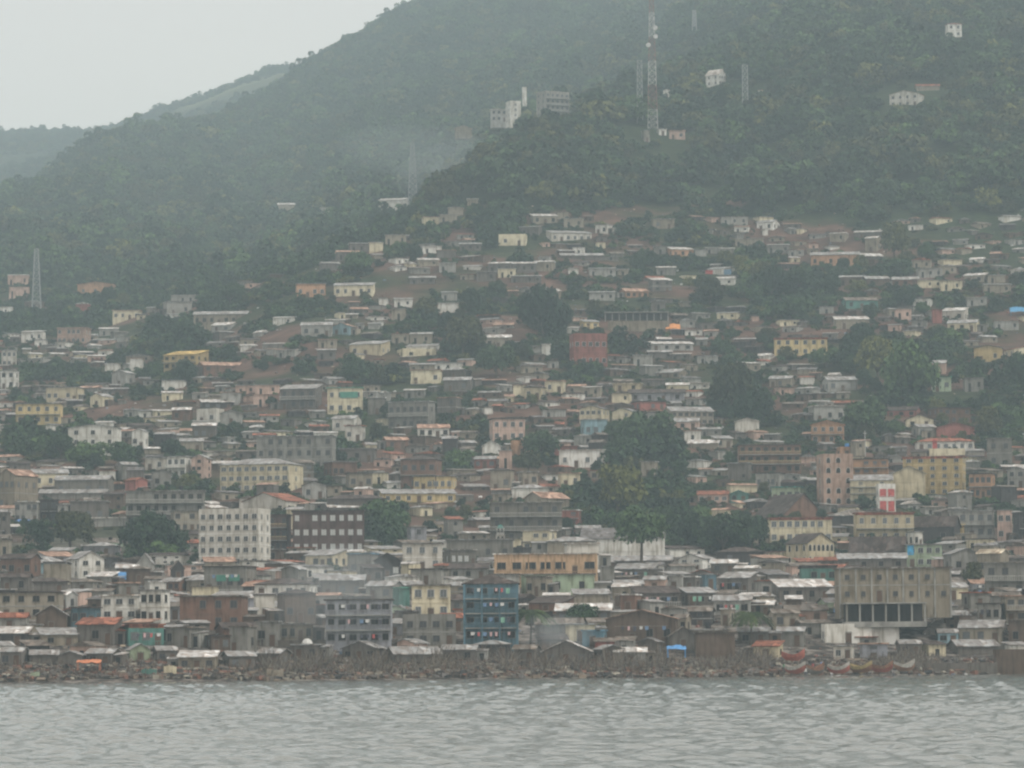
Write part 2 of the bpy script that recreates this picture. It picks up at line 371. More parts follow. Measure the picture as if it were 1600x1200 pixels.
    big = 'l' in o
    def win(x, z, ww, wh, rz, y):
        if 'w' in o and o['w'] < 1.1: wh = min(wh, o['w'] * 1.1)
        loc = Matrix.Rotation(rz, 3, 'Z') @ Vector((x, y, 0))
        if big and style != 'A':
            q = link('window', UPANE[style], root, (loc.x, loc.y, z), rz, (ww, 1, wh)); link('frame', UFRAME, q); link('sill', USILL, q)
        else: link('window', (UW if wall in 'wcyp' else UWK)[style], root, (loc.x, loc.y, z), rz, (ww, 1, wh))
    if n and h > 1.9 and T != 'U' and not ('x' in o):
        sp = w / n; ww = min(o.get('w', 1.15), sp * .62); wh = min(fh * .42, 1.35) * (1.25 if 'A' in o else 1)
        dk = random.randrange(n) if (fl < 3) else -1
        for k in range(fl):
            for i in range(n):
                x = -hw + sp * (i + .5); z = fh * k + fh * .33
                if k == 0 and i == dk:
                    link('door', UDOOR, root, (x, -hd, 0), 0, (min(.95, sp * .5), 1, min(2.0, fh * .75))); continue
                if not big and random.random() < .08: continue
                win(x, z, ww * random.choice((1, 1, .85)), wh, 0, -hd)
        if sy > .12:
            ns = int(o.get('n', max(1, int(dep / 3.2))))
            rz = (PI / 2) * (1 if yaw < 0 else -1)
            for k in range(fl):
                for i in range(ns):
                    win(-hd + dep / ns * (i + .5), fh * k + fh * .33, min(.95, dep / ns * .5), wh, rz, -hw)
    # balconies: a slab and rail for each floor, pillars between
    if 'v' in o or 'V' in o:
        for k in range(1 if 'v' in o and fl > 1 else 0, fl):
            b = MB(); z = fh * k; bd = 1.3; f0, f1 = -hw * (o.get('b', 1)), hw
            b.box(f0, f1, -hd - bd, -hd - .002, z - .12, z + .06, 0); b.box(f0, f1, -hd - bd, -hd - bd + .06, z + .85, z + .95, 1)
            nb = max(int((f1 - f0) / .45), 2)
            for i in range(nb + 1):
                x = f0 + (f1 - f0 - .06) * i / nb; b.box(x, x + .06, -hd - bd + .005, -hd - bd + .055, z + .06, z + .85, 1)
            b.build('balcony', [SLAB, wall_mat('y') if 'ochre' in (label or '') else wm if wall not in 'gknb' else RAIL], root)
        if 'V' in o:
            npl = max(int(w / 3.2), 2); pm = MB(); pm.box(-.14, .14, -.14, .14, -1.5, h - .02); pme = pm.mesh('pillar', wm)
            for i in range(npl + 1): link('pillar', pme, root, (-hw + .2 + (w - .4) * i / npl, -hd - 1.46, 0))
    if fl > 1 and 'v' not in o and 'V' not in o and T != 'U':
        b = MB()
        for k in range(1, fl): b.box(-hw - .06, hw + .06, -hd - .06, hd + .06, fh * k - .1, fh * k + .08)
        b.build('floor_band', SLAB if wall in 'gkbnd' else wm, root)
    if 'S' in o:                                       # shallow piers between the bays
        b = MB(); n_ = int(o['S'])
        for i in range(n_ + 1): b.box(-hw + (w - .3) * i / n_, -hw + (w - .3) * i / n_ + .3, -hd - .14, -hd - .002, -3, h - .02)
        b.build('pilaster', SLAB, root)
    if 'C' in o:                                       # coloured fascia strip under the roof
        b = MB(); b.box(-hw - .1, hw + .1, -hd - .12, -hd - .01, h - .45, h - .02); b.build('fascia', roof_mat('R' if o['C'] == 1 else 'w'), root)
    if 'T' in o:                                       # roof water tank
        b = MB(); b.bar((hw * .3, 0, h + rh * .6), (hw * .3, 0, h + rh * .6 + 1.5), .65, 0, .6, 10); b.build('water_tank', flat_mat('blue_plastic_tank', (.05,.2,.5)), root)
    if 'L' in o:
        for k in range(fl):
            P0 = root.matrix_basis @ Vector((0, -hd - (1.5 if ('v' in o or 'V' in o) else .7), fh * k + fh * .72))
            LAUNDRY.append((P0, yaw, w * .75, len(HOUSES)))
    if random.random() < .4 and 'l' not in o and T not in 'UP' and fl < 3 and w > 4:      # lean-to built on at one end
        s = random.choice((-1, 1)); aw = random.uniform(.25, .45) * w; ah = min(2.4, fh * .85); ad = dep * random.uniform(.5, .8); x_ = s * (hw + .02); xe = s * (hw + aw)
        b = MB(); b.box(min(x_, xe), max(x_, xe), -ad / 2, ad / 2, -3, ah, 0)
        b.hexa([(min(x_,xe)-.15,-ad/2-.25,ah+.01),(max(x_,xe)+.15,-ad/2-.25,ah+.01),(max(x_,xe)+.15,ad/2+.2,ah+.4),(min(x_,xe)-.15,ad/2+.2,ah+.4)] + [(min(x_,xe)-.15,-ad/2-.25,ah+.08),(max(x_,xe)+.15,-ad/2-.25,ah+.08),(max(x_,xe)+.15,ad/2+.2,ah+.48),(min(x_,xe)-.15,ad/2+.2,ah+.48)], 1)
        b.box((x_ + xe) / 2 - .4, (x_ + xe) / 2 + .4, -ad / 2 - .04, -ad / 2 + .02, .1, ah * .8, 2)
        b.build('lean_to', [wall_mat(random.choice('ngkbG')), roof_mat(random.choice('zzZnr')), VOID], root)
    if random.random() < .16 and fl > 1 and T in 'FPS':
        b = MB(); b.bar((hw * .4, hd * .3, h + .1), (hw * .4, hd * .3, h + 1.5), .5, 0, .46, 10); b.build('water_tank', flat_mat('black_plastic_tank', (.03,.03,.035)), root)
    small = (x1 - x0) < 34 and fl == 1 and wall in 'gnbkdqG'
    root.name = name = 'apartment_building' if fl >= 3 else ('shack' if small else 'house')
    hs = dict(x0=x0, x1=x1, yt=yt, yb=yb, D=D, root=root, wall=wall, roof=roof, fl=fl, T=T, label=label, phrase=phrase, w=w, d=dep, opts=o, H=H, gz=gz,
              cat=cat or {'apartment_building': 'apartment building', 'shack': 'shack', 'house': 'house'}[name])
    HOUSES.append(hs); return hs
LAUNDRY = []
BIG = [ # cx base width height
 (1002,872,84,74,'dense round dark tree in front of the windowless white warehouse',3),
 (970,868,50,44,None,1),(1036,850,50,50,None,0),
 (1130,868,90,54,'wide low tree right of the white warehouse',0),(1175,862,60,44,None,2),(1080,858,52,40,None,5),
 (915,820,84,66,None,0),(965,812,90,72,'tallest crown of the dark grove uphill of the white warehouse',4),(1030,806,90,66,None,1),(1085,800,70,50,None,2),
 (900,790,50,44,None,3),(1000,760,70,56,None,4),(1050,745,74,60,None,0),
 (1010,712,96,58,'broad spreading crown right of the long white flat roofed house',0),(1065,722,70,56,None,1),(970,725,50,42,None,3),
 (1145,650,80,70,'great dark crown right of the beige terrace with six arches',4),(1180,668,60,50,None,0),(1130,620,60,50,None,1),(1185,610,60,48,None,2),
 (1350,690,64,66,'bushy tree standing right of the salmon villa',3),(1385,668,50,46,None,1),(1240,690,50,44,None,0),(1225,668,44,36,None,2),(1330,668,40,36,None,2),
 (1420,632,96,80,'wide dark grove tree right of the lone yellow two storey house',0),(1370,600,80,62,None,4),(1470,640,60,50,None,1),(1500,622,60,64,None,3),(1345,560,60,44,None,2),(1390,548,60,42,None,5),(1440,560,70,46,None,0),(1480,552,50,36,None,3),
 (1560,640,70,60,None,4),(1585,680,60,60,None,0),(1545,690,44,44,None,1),(1595,606,50,44,None,2),(1528,600,34,40,None,3),
 (1230,566,30,22,None,1),(1330,580,60,34,None,2),(1290,574,50,26,None,0),
 (110,862,84,54,'dark spreading tree left of the streaked white block',4),(60,860,50,36,None,5),(235,870,96,60,'widest dark tree at the foot of the unfinished concrete building',0),(270,868,50,40,None,3),(190,864,40,40,None,1),
 (165,660,70,34,None,0),(120,662,50,30,None,2),(60,712,80,50,None,4),(20,700,50,44,None,1),(140,730,70,34,None,0),(190,728,50,30,None,5),(96,720,50,40,None,3),(270,718,40,26,None,2),(296,768,40,24,'greenest small tree beside a grey gabled house',1),
 (600,836,80,44,None,2),(560,842,50,40,None,1),(650,832,56,36,None,5),(740,800,60,40,None,5),(705,820,50,32,None,3),(760,690,44,40,None,0),
 (545,708,60,40,None,0),(505,640,30,40,None,1),(700,650,60,40,None,4),(730,672,50,32,None,0),(690,692,40,24,None,2),
 (845,715,60,36,'leafy tree left of the long white flat roofed house',0),(825,740,40,30,None,1),
 (725,560,80,56,'large dark tree below the small blue grey house',4),(775,590,60,44,None,0),(800,560,60,40,None,1),(590,600,70,44,None,4),(630,606,50,40,None,3),(470,592,60,36,None,0),(425,590,60,44,None,2),(550,598,44,36,None,5),(480,555,40,40,None,3),(440,620,30,24,None,1),
 (850,530,84,66,'bright leafy grove left of the faded red house',2),(815,500,60,44,None,0),(870,490,50,40,None,1),(900,478,60,40,None,4),(960,488,60,30,None,5),(1000,486,50,24,None,2),(975,550,60,44,None,1),(1010,530,30,26,None,0),(880,600,50,34,None,2),(930,600,50,30,None,3),
 (900,450,60,40,None,0),(950,440,50,44,None,1),(985,432,50,40,None,4),(1080,470,50,44,None,0),(1110,480,60,40,None,1),(1160,480,70,44,None,4),(1205,470,60,44,None,0),(1250,460,60,40,None,3),(1290,455,60,36,None,2),(1240,500,60,30,None,5),(1190,450,40,36,None,1),(1165,412,40,24,None,3),
 (1398,412,56,56,'round dark tree between the two zinc roofed terraces below the forest',4),(1340,460,40,20,None,1),(1360,500,24,26,None,3),(1410,478,40,20,None,2),
 (640,470,60,40,None,4),(665,500,40,30,None,1),(700,452,50,34,None,0),(740,480,60,40,None,3),(590,435,50,34,None,4),(560,430,50,30,None,2),(770,460,50,36,None,2),(630,400,50,34,None,0),(670,380,50,36,None,1),(720,364,60,36,None,0),(770,360,50,30,None,5),(640,350,40,26,None,3),(600,372,50,30,None,2),(690,322,60,36,None,1),(740,300,60,34,None,2),(790,350,40,24,None,1),
 (480,440,50,34,None,0),(440,462,60,36,None,4),(400,480,60,40,None,0),(360,480,50,34,None,3),(330,500,50,30,None,2),(450,520,50,24,None,5),(500,490,40,20,None,2),
 (240,560,50,34,None,0),(190,560,40,26,None,1),(100,600,60,40,None,4),(50,600,50,40,None,0),(40,630,40,26,None,3),(150,600,50,36,None,2),(230,640,60,44,None,1),(290,600,40,30,None,5),(340,566,50,30,None,0),(300,545,60,34,None,2),(240,520,60,30,None,4),
 (590,690,30,26,None,1),(420,650,40,24,None,2),(720,730,44,24,None,0),(1300,520,50,26,None,2),(1150,530,60,26,None,3),(1200,540,40,24,None,1),(1130,560,40,24,None,2),
 (1090,900,0,0,None,0),(835,880,0,0,None,0),(1520,925,36,40,'small tree in the gully beside the concrete building',1),(1440,965,50,36,None,5),(1345,948,16,18,None,1),(910,975,60,26,'low bright green bush tree between tin roofs near the shore',2),(1020,1000,26,36,None,3),(690,1000,40,30,None,1),
]
# ---------------------------------------------------------------- the buildings, one line each:
# left right top base  roof-form wall roof storeys windows options | label | short phrase by which neighbours can refer to it
CAT = '''
312 422 797 886 P w w 5 7 a-14 l e9 n2|tall white five storey block with black weather streaks down its walls|the streaked white five storey block
343 475 714 769 H c z 3 9 a-16 l w1.9 Y e12 n1|long cream three storey school with grey hipped roof|the cream three storey school
106 190 663 713 E w z 3 3 a-4 e6 n2 l h1|white three storey house with middle balconies among dark trees|the white house with middle balconies
100 167 861 904 E w z 2 2 a24 e9 h1.6 l|white gable ended house with long grey roof and arched door|the white gable ended house
158 219 929 970 F w w 2 3 a0 l|white two storey house with square dark windows near the shore|the white two storey shore house
218 267 921 975 F w g 2 3 a0|narrow white upper floor over a dark ground floor joined to a white house
397 497 903 935 H w d 1 4 a-8 l q790|white upper storey with brown hipped roof above the timber house|the white storey with brown hipped roof
394 432 928 968 F w s 1 1 a0 e5 q770|tall blank white wall block left of the dark timber house
430 497 920 975 H b d 1 3 a6 w1.0 q722|dark timber house with pyramid roof and pale ground floor|the dark timber pyramid roofed house
435 492 973 1003 F k g 1 4 a0 q712|pale ground floor with curtained windows under a timber storey
508 615 936 1008 F a d 3 6 a0 v L e8 q700|smoky lilac grey house hung with washing on long balconies|the smoky balcony house
612 642 917 942 F t G 1 0 a0 q775|green painted upper room on a rooftop|the green rooftop room
642 706 913 968 F c g 2 3 a0 l e7 q760|cream two storey house under a broad grey concrete top|the cream house under a grey top
628 713 963 1010 P g g 2 4 a4|rough bare concrete block with four tiny windows|the rough concrete block
722 813 897 1004 H B d 4 4 a0 V v L e9 q710 h1.8|light blue balconied house hung with washing left of a coconut palm|the light blue balcony house
628 693 848 892 F w g 2 3 a0 l|white two storey house with dark middle balcony|the white house with dark middle balcony
692 746 858 886 F g g 1 4 a0 W|low grey house with four white window openings
812 932 896 930 F e g 1 3 a-2 e7 q846
768 814 896 932 F G g 1 3 a0 e6 q844
770 937 864 900 F i w 1 7 V v a-2 e9 w1.9 q850|peach coloured arcaded building with long balcony|the peach arcaded building
880 937 848 885 F w w 1 1 a-3 A q885 e8|white rooftop storey with one arched window|the white rooftop storey
853 932 838 858 H k z 1 0 a0 x q930|grey hipped roof behind the white rooftop storey
905 1043 823 880 S w s 2 0 a-3 x e14|large windowless white warehouse behind the big round tree|the windowless white warehouse
1228 1304 833 886 E c d 2 6 a26 l e10 h2.2 A|stone coloured church like hall with pointed arched end|the stone church like hall
1305 1485 886 940 F k g 2 7 a0 q745 e11 w0.8 S7|broad bare concrete building raised above white pillars|the broad concrete building on pillars
1318 1445 940 972 U G w 1 0 a0 q738 e8|open ground floor of white pillars under the broad concrete building|the open floor of white pillars
1415 1472 850 887 F e z 2 4 a0 l|pale green two storey house with bright blue side panel|the pale green house with blue panel
1474 1532 857 897 E g z 1 2 a12 h1.2|plain grey gabled house with light roof edge|the plain grey gabled house
1463 1497 983 1006 G L z 1 2 a0|small light blue hut with two dark windows|the light blue hut
1278 1332 711 792 P p d 5 3 A a8 e9 n1|pink five storey block with columns of arched windows|the pink arched block
1330 1392 716 770 F o d 4 4 a0 v q1225|orange balconied wing with dark tiled roof behind the pink block|the orange balconied wing
1325 1398 740 792 S c z 4 2 a0 v q1120 e9|cream flats with deep open balconies|the cream flats with open balconies
1391 1445 728 780 E c z 3 0 a0 x q1118 e10 h2|blank creamy peach coloured gable end beside the cream flats|the blank creamy gable end
1370 1399 758 803 P w w 2 2 a0 q1085 e3|white stair tower with four big red panels|the stair tower with red panels
1408 1513 712 774 F y r 5 5 a-12 C l e9|yellow five storey block with brown red top band|the yellow five storey block
1450 1506 703 716 P c w 1 0 a0 x q1200|cream penthouse on top of the yellow block
1512 1558 739 780 F o d 2 4 a0 v|orange two storey house with dark lower arches|the orange house with dark arches
1308 1333 700 714 P o w 1 1 a0 T q1220|orange rooftop room with a blue water tank
1175 1290 780 815 E q d 1 0 a22 x h6 e18 q1095|vast dark roofed shed with brown gable end|the vast dark roofed shed
1290 1374 793 826 H d g 1 0 a0 x q1080 e14|wide olive grey roof beside the vast shed
1200 1300 808 850 F c r 2 8 a0 C q1040|cream two storey house under a red roof edge|the cream house with red roof edge
1334 1428 800 850 F c r 2 5 a0 C v e7|cream house with dark open verandahs and brown red band|the cream house with open verandahs
1420 1504 806 850 G d d 1 2 a0 h2.6|dark hipped barn like house|the dark barn like house
1459 1507 820 842 R y y 1 1 a0 q1020|bright yellow wall below the dark barn like house|the bright yellow wall
1418 1442 830 856 F w z 1 2 a0|little white house with two tall dark windows
1480 1558 797 842 F G z 2 5 a0 v e7|grey two storey house with long grey balcony|the grey house with long balcony
1556 1585 796 846 F p z 2 2 a0 e5|narrow pink two storey house with light roof|the narrow pink house
1583 1625 800 850 F d d 2 2 a0 v|dark teal verandah house at the picture edge
1265 1322 657 694 E o o 2 4 a-6 v e6 h1.2 l|salmon villa with arched porch among trees|the salmon villa
1262 1322 633 660 F G w 1 3 a0|grey house with thick white roof slab above the salmon villa
1282 1303 627 640 F G w 1 1 a0 q1262|tiny roof room on a white slab
1430 1522 683 705 H w r 1 7 a0 l|white bungalow with row of dark windows and one red door|the white bungalow with red door
1460 1522 660 685 E r r 1 0 a0 x h1.5|plain brick red gable wall above the white bungalow|the brick red gable wall
1208 1294 527 556 F y r 2 6 a-2 l e7 C|long yellow two storey house standing alone in greenery|the lone yellow two storey house
1519 1570 539 566 E y d 1 2 a-8 v h1 l|yellow gabled house with dark verandah|the yellow gabled house
1569 1625 540 560 E c r 1 3 a0 h1|cream gabled house with red roof edge beside a yellow one
890 949 522 574 P r r 2 5 a10 l e8|faded red three sided house on the slope|the faded red house
905 937 498 514 S y z 1 2 a0 v|small golden yellow house with white roof|the small golden yellow house
944 1045 486 504 U G g 1 0 a0 e5|roofless colonnade of grey pillars on a terrace|the grey pillared ruin
950 1046 503 518 P k g 1 0 a0 x e3 q1378|long beige terrace wall below a row of pillars
460 511 442 465 F o z 1 4 a6 l|salmon orange bungalow on a grassy rise|the salmon orange bungalow
521 587 439 463 S c z 1 5 a-4 l|cream bungalow with three bays and grey roof|the cream three bay bungalow
121 181 440 462 E o o 1 3 a-8 v h1.2|hazy orange house with verandah on the far slope|the hazy orange house
255 327 545 577 S y y 2 5 a-14 v|mustard yellow house with stepped balconies|the mustard yellow house
511 568 605 647 F c G 2 4 a0 l e6|cream house with green painted upper balcony|the cream house with green balcony
763 822 653 690 F p d 2 4 a8 l|pink two storey house at mid slope left of a green grove|the pink two storey house
752 784 688 710 E w w 1 1 a0 h1.6 x|small white chapel like gable|the small white chapel gable
625 692 710 766 H q d 2 4 a4 v|brown two storey house with pointed dark roof|the brown pointed roof house
645 715 743 767 F y z 1 6 a-8 l|yellow upper terrace house with row of windows|the yellow terrace house
591 714 763 786 S y z 1 7 a8|long yellow lower wing with pale roof|the long yellow lower wing
872 949 702 731 F w w 1 4 a-4 l|long white flat roofed house with side pillars|the long white flat roofed house
904 954 633 664 E c s 2 4 a-3 h1|cream gabled house over a blue verandah|the cream house over blue verandah
906 950 654 684 F L w 1 3 v a0 q1215|light blue verandah floor with cream corner
955 1001 637 668 E c s 2 2 a-10 v h1|cream two storey house with side verandah
1035 1116 634 664 G k z 2 7 a-3|beige terrace with six pale window arches|the beige terrace with six arches
764 880 784 850 F g g 3 5 a0 v e8 q1065|stepped bare concrete house with open upper floor|the stepped concrete house
815 872 828 862 F c w 2 3 a0 v q1010|cream house behind a small green dome
378 484 769 806 E w r 1 4 a-28 e12|long white hall with rusty red roof|the long white hall with rusty roof
455 572 797 866 F m d 3 8 a2 W e8|long maroon three storey terrace with pale windows|the maroon three storey terrace
420 456 803 864 F m d 3 3 a0 v q1010 e7|maroon house end with three ochre balconies|the ochre balcony house
400 526 680 735 F g z 3 8 a-4 e8|large grey brown concrete block with pale roof|the large grey brown block
605 682 626 672 F g z 2 6 a-4 v e6|grey three tier house with white lower gallery|the grey three tier house
437 504 598 640 S n z 2 4 a6 v|grey brown house with long sloping roof
196 322 766 822 F g g 3 9 a2 v e7|long unfinished concrete building with open galleries|the long unfinished concrete building
264 320 797 832 F k g 2 4 a0 q1050|beige block below the long unfinished building
1152 1252 694 740 F q d 3 8 a0 v e7|brown three storey frame house with ochre balconies|the brown three storey frame house
1155 1192 696 726 P y y 2 4 a-6 q1150|yellow crenellated wall of a ruined house
1138 1172 766 786 E t t 1 2 a0 A v h1|small bright turquoise arched porch|the turquoise arched porch
1088 1140 766 786 S p r 1 4 a0|low pinkish house with red roof beside a turquoise porch
1147 1187 653 676 E w w 1 1 a0 h1 x|white walled house half hidden by trees
1102 1135 107 134 E w w 2 3 a26 h2.4 e9|white villa with pointed gable alone in hillside forest|the lone white forest villa
1388 1446 140 166 E w k 2 4 a-20 h1.5|white mansion with pink roof deep in forest|the white forest mansion
1430 1468 130 140 G k r 1 0 a0 x q1770|long red roof showing above forest behind the white mansion
1477 1503 34 58 H w r 2 2 a0|white house with red roof highest on the right hillside
838 890 142 192 P G w 5 5 a22 q1960 e9 v|white five storey flats behind the wooded ridge|the white ridge flats
790 814 158 192 P w w 4 1 a12 q2000 e7|narrow white tower block left of the ridge flats|the narrow white tower block
765 793 170 190 F G w 2 3 a0 q2020|hazy grey house beside the narrow tower block
816 823 137 156 P w w 1 0 a0 x q2060 e3|thin white chimney like tower standing on the far mountain
710 738 196 208 E k k 1 0 a0 x q2150|faint beige roof in the haze of the far mountain
590 640 307 330 S w Z 1 3 a-12|white house with bright slanting roof at the mast foot|the white house at the mast foot
500 516 324 334 F w w 1 1 a0|tiny hazy white house left of the far mast
432 462 316 330 G k Z 1 0 a-10|hazy house with bright roof low on the mountain
1002 1016 203 222 F G z 1 1 a0|grey equipment hut at the foot of the tall mast
1026 1042 201 212 F w Z 1 1 a0|white equipment hut right of the tall mast foot
1044 1072 203 218 F p k 1 2 a0|pinkish hut beside the tall mast
1035 1049 139 154 E w s 1 1 a0|little white house among trees right of the tall mast
1185 1192 138 143 F w w 1 0 a0 x
827 872 331 350 S k Z 1 3 a0|beige house with straight white roof edge at the upper edge of town
870 889 329 342 F k w 1 1 a0
881 912 339 356 F k z 1 3 a0
814 845 351 368 S n z 1 1 a-16
852 926 357 378 S w z 1 6 a-3|long white bungalow with peeling walls high in town|the long peeling white bungalow
929 958 350 366 F w z 1 2 a-6|small bright white house at the end of a footpath
1017 1055 341 358 F k z 1 2 a0|small tan house alone below the red clearing|the tan house below the clearing
779 824 367 384 P c g 1 2 a-4|pair of cream rooms on bare earth
931 946 376 388 F c c 1 0 a0
1040 1085 383 402 S o Z 1 3 a-4|orange walled house with patched white roof|the orange house with patched roof
1022 1042 383 397 F g z 1 1 a0
1086 1104 386 401 F G g 1 1 a0
1102 1128 384 396 S G Z 1 1 a0
1124 1148 385 399 S G Z 1 1 a0
1127 1169 335 352 F G g 1 2 a0
1150 1193 370 385 S k Z 1 2 a-8
1181 1220 342 360 G w z 1 2 a-8|bright white house with grey roof above the terraces|the bright white house above the terraces
1192 1200 355 368 F w w 1 0 a0
872 944 394 406 G n z 1 4 a-3
895 914 383 398 F w z 1 1 a0
982 1004 380 388 S n Z 1 1 a0
920 962 417 432 G G z 1 2 a0
888 904 417 428 F w w 1 0 a0
965 982 417 430 F k g 1 1 a0
966 1014 449 466 G o k 1 4 a0|low salmon pink row house with brown roof|the low salmon row house
921 961 453 470 S G z 1 3 a0
1012 1051 432 456 S n Z 2 2 a0
1026 1056 414 430 S g Z 1 1 a0
1104 1150 414 430 S w z 1 3 a-3|low house with red white and blue wall panels|the house with coloured panels
1118 1149 431 446 G w Z 1 1 a-10
1018 1040 468 486 E L z 1 0 a0 x h1
838 878 449 468 S k Z 1 2 a0
1062 1086 497 512 E G z 1 1 a0
1010 1084 531 548 S G Z 1 4 a0|grey house under one long straight white roof|the house under a long white roof
1012 1050 546 560 G n z 1 3 a4
1048 1080 550 562 S n Z 1 2 a-8
990 1020 552 572 F G z 1 2 a0
1003 1034 569 588 H g z 1 1 a20
1024 1078 575 592 G k z 1 3 a-8
1090 1122 552 568 F G z 1 2 a0
1155 1187 564 582 S k Z 1 1 a10
846 861 537 555 F w w 1 0 a0 x e3|tall round topped white water tank house
856 873 561 575 E o o 1 0 a0 x h1
802 822 598 620 P c c 1 1 a0
818 854 604 624 F c d 1 2 a0
850 886 594 614 F c k 1 2 a0
910 940 602 620 S L Z 1 2 a-8
956 1006 598 612 F c c 1 2 a0|long cream parapet above a gabled house
958 986 610 630 E c c 1 1 a-8 h1
980 1072 607 628 G a d 1 4 a-3|low lilac house under one very long straight roof|the very long straight roof
985 1042 626 642 F r d 1 3 a0|low dark red house with torn roof|the low dark red house
1000 1040 642 656 G B B 1 0 a0
1265 1345 392 416 G o z 1 6 v a0|long orange bungalow with cream bays and grey roof|the long orange bungalow
1328 1380 394 408 G n Z 1 0 a0
1200 1234 380 396 G o z 1 2 a-4
1232 1256 387 400 F o k 1 2 a0
1333 1383 357 372 S n Z 1 2 a0
1350 1379 368 394 G k Z 1 1 a-30
1300 1324 362 378 G k Z 1 1 a-20
1313 1348 429 446 G b z 1 2 a-6
1346 1390 430 447 G b z 1 2 a-4
1392 1437 431 448 G q z 1 3 a-4
1434 1472 434 450 F c z 1 2 a0
1470 1504 436 454 S c z 1 3 a0
1424 1456 402 420 E k B 1 1 a0 h1
1434 1472 417 434 S G z 1 3 a6
1463 1492 413 428 E k z 1 1 a20
1504 1546 424 442 S k Z 1 2 a-14
1544 1571 426 442 F e z 1 2 a0
1538 1580 442 458 G k z 1 2 a0
1429 1457 464 480 E w w 1 0 a-14 h1
1456 1472 483 505 F r r 1 0 a0 x|small bright red wall beside sheets of zinc|the small bright red wall
1470 1516 478 502 S w Z 1 2 a-24 e8
1478 1534 498 518 G c z 1 3 a-8|cream house with dark verandah on a terrace|the cream terrace house
1302 1358 492 514 S k Z 1 2 a-10
1280 1303 475 490 F G w 1 1 a0
1314 1372 463 483 G t n 1 3 a-3 v
1555 1592 497 516 F G k 1 2 a0
1400 1424 480 500 F p z 1 1 a0
1511 1542 462 478 S G Z 1 1 a0
1200 1244 586 606 G k z 1 3 a0
1284 1340 587 612 G G z 1 3 a-4 v
1440 1482 562 584 G p z 1 4 a0
1455 1487 588 612 F e G 1 2 a0
1508 1537 588 612 F e G 1 2 a0
1382 1442 634 652 G r d 1 3 a-6
1412 1462 648 668 E c d 1 2 a-12
1450 1516 636 662 F q d 2 5 a0|brick red row house under trees|the brick red row house
1424 1462 662 684 G G z 1 2 a4
1540 1584 684 730 F g g 2 2 a0 n1|ruined grey two storey shell with two white squares|the ruined grey shell
1572 1615 729 762 E G z 2 2 a-20
1180 1228 738 765 F G d 1 5 a0 V
1203 1258 760 784 F e t 1 4 a0|pale green house with turquoise base strip|the pale green house with turquoise base
1200 1258 748 764 H d d 1 0 a0 x
1070 1095 670 690 F w w 1 0 a0 v
1073 1128 686 702 G k Z 1 2 a-4
1110 1146 680 700 S k z 1 2 a0
1040 1096 652 672 G p z 1 3 a0
1000 1030 720 745 F k z 1 1 a0
920 970 734 750 F k r 1 3 a0
975 1000 735 752 F k z 1 1 a0
900 930 678 698 E y y 1 0 a-14 h1 x
798 832 690 712 P o k 1 1 a4
866 902 694 712 P r r 1 1 a0
870 908 738 762 F c k 1 2 a4
808 842 736 760 F k z 1 2 a0
798 858 756 778 H w z 1 0 a0 x h1.2|round shouldered pale zinc roof|the round shouldered pale roof
818 892 768 800 E k k 1 0 a-40 x h1.6 e14|big pinkish tan roof beside dark trees|the big pinkish tan roof
870 910 796 822 F r Z 2 2 a-8 v
900 938 820 836 G g z 1 0 a0
765 805 730 768 H k d 1 2 a10
740 778 712 732 S r z 1 3 a-8
780 800 700 735 F L z 1 1 a0
572 604 620 648 F g Z 1 1 a0
592 610 611 628 E G Z 1 0 a0
518 566 648 674 G w z 1 2 a-16
538 572 664 690 F w r 1 2 a-6
650 704 662 684 G w k 1 4 a6
596 640 682 702 G q k 1 2 a-6
578 606 736 756 F c z 1 3 a0
504 560 720 748 F q z 1 4 a4
538 584 738 764 F k d 1 3 a0
470 512 752 780 E G d 1 2 a14
500 534 755 776 F B d 1 1 a0
510 604 772 800 H n d 1 3 a0
505 575 786 802 G n Z 1 2 a-6
530 590 700 722 F n z 1 3 a0
682 722 620 650 F n k 2 2 a0
692 740 588 612 G n z 1 2 a-8
641 692 577 600 F c k 1 3 v a-4|low cream house with striped verandah rail|the striped rail house
640 680 566 580 G k z 1 2 a0
678 722 565 578 F w w 1 3 a0
690 738 572 592 H n z 1 1 a0
632 664 606 622 S g Z 1 1 a-4
545 611 530 556 S c z 1 3 a-4|cream and grey house under one long pale roof|the long pale roofed cream house
612 638 518 538 F o k 1 1 a6
642 676 518 538 G k z 1 2 a-8
634 688 535 552 S w z 1 2 a-6
620 682 546 558 P c c 1 2 a0
470 522 502 526 G G z 1 3 a8
508 538 497 512 S G Z 1 1 a6
518 558 504 524 E L k 1 2 a-10
497 526 526 544 F k k 1 2 a0
496 524 544 562 G n z 1 1 a0
412 446 534 548 S g Z 1 0 a-12
428 460 493 506 S w Z 1 0 a-8
709 745 502 520 P G B 1 1 a0
684 716 470 489 F w z 1 3 a0 v
690 714 454 470 G q z 1 0 a0
592 606 464 478 F w w 1 0 a0
616 644 464 480 H w z 1 1 a0
612 634 478 502 P k g 1 2 a0
757 800 522 545 G k Z 1 3 a-6
398 436 598 616 F p z 1 3 a0
396 418 614 636 P p k 1 1 a0
765 800 408 428 G n Z 1 2 a-10
778 806 416 434 F c w 1 2 a0
800 838 408 426 G n Z 1 3 a0
836 866 406 424 G k Z 1 2 a-14
798 846 428 442 S n z 1 2 a0
745 775 422 440 S n Z 1 1 a0
660 690 382 396 S w Z 1 1 a0
682 712 388 404 F n k 1 1 a0
718 752 378 392 G n z 1 2 a0
652 684 402 416 G k Z 1 1 a10
686 712 408 426 S G Z 1 1 a0
640 680 430 444 H n z 1 1 a0
660 692 336 352 F c k 1 2 a10
686 714 332 348 S k z 1 1 a0
700 724 322 338 E k z 1 0 a0
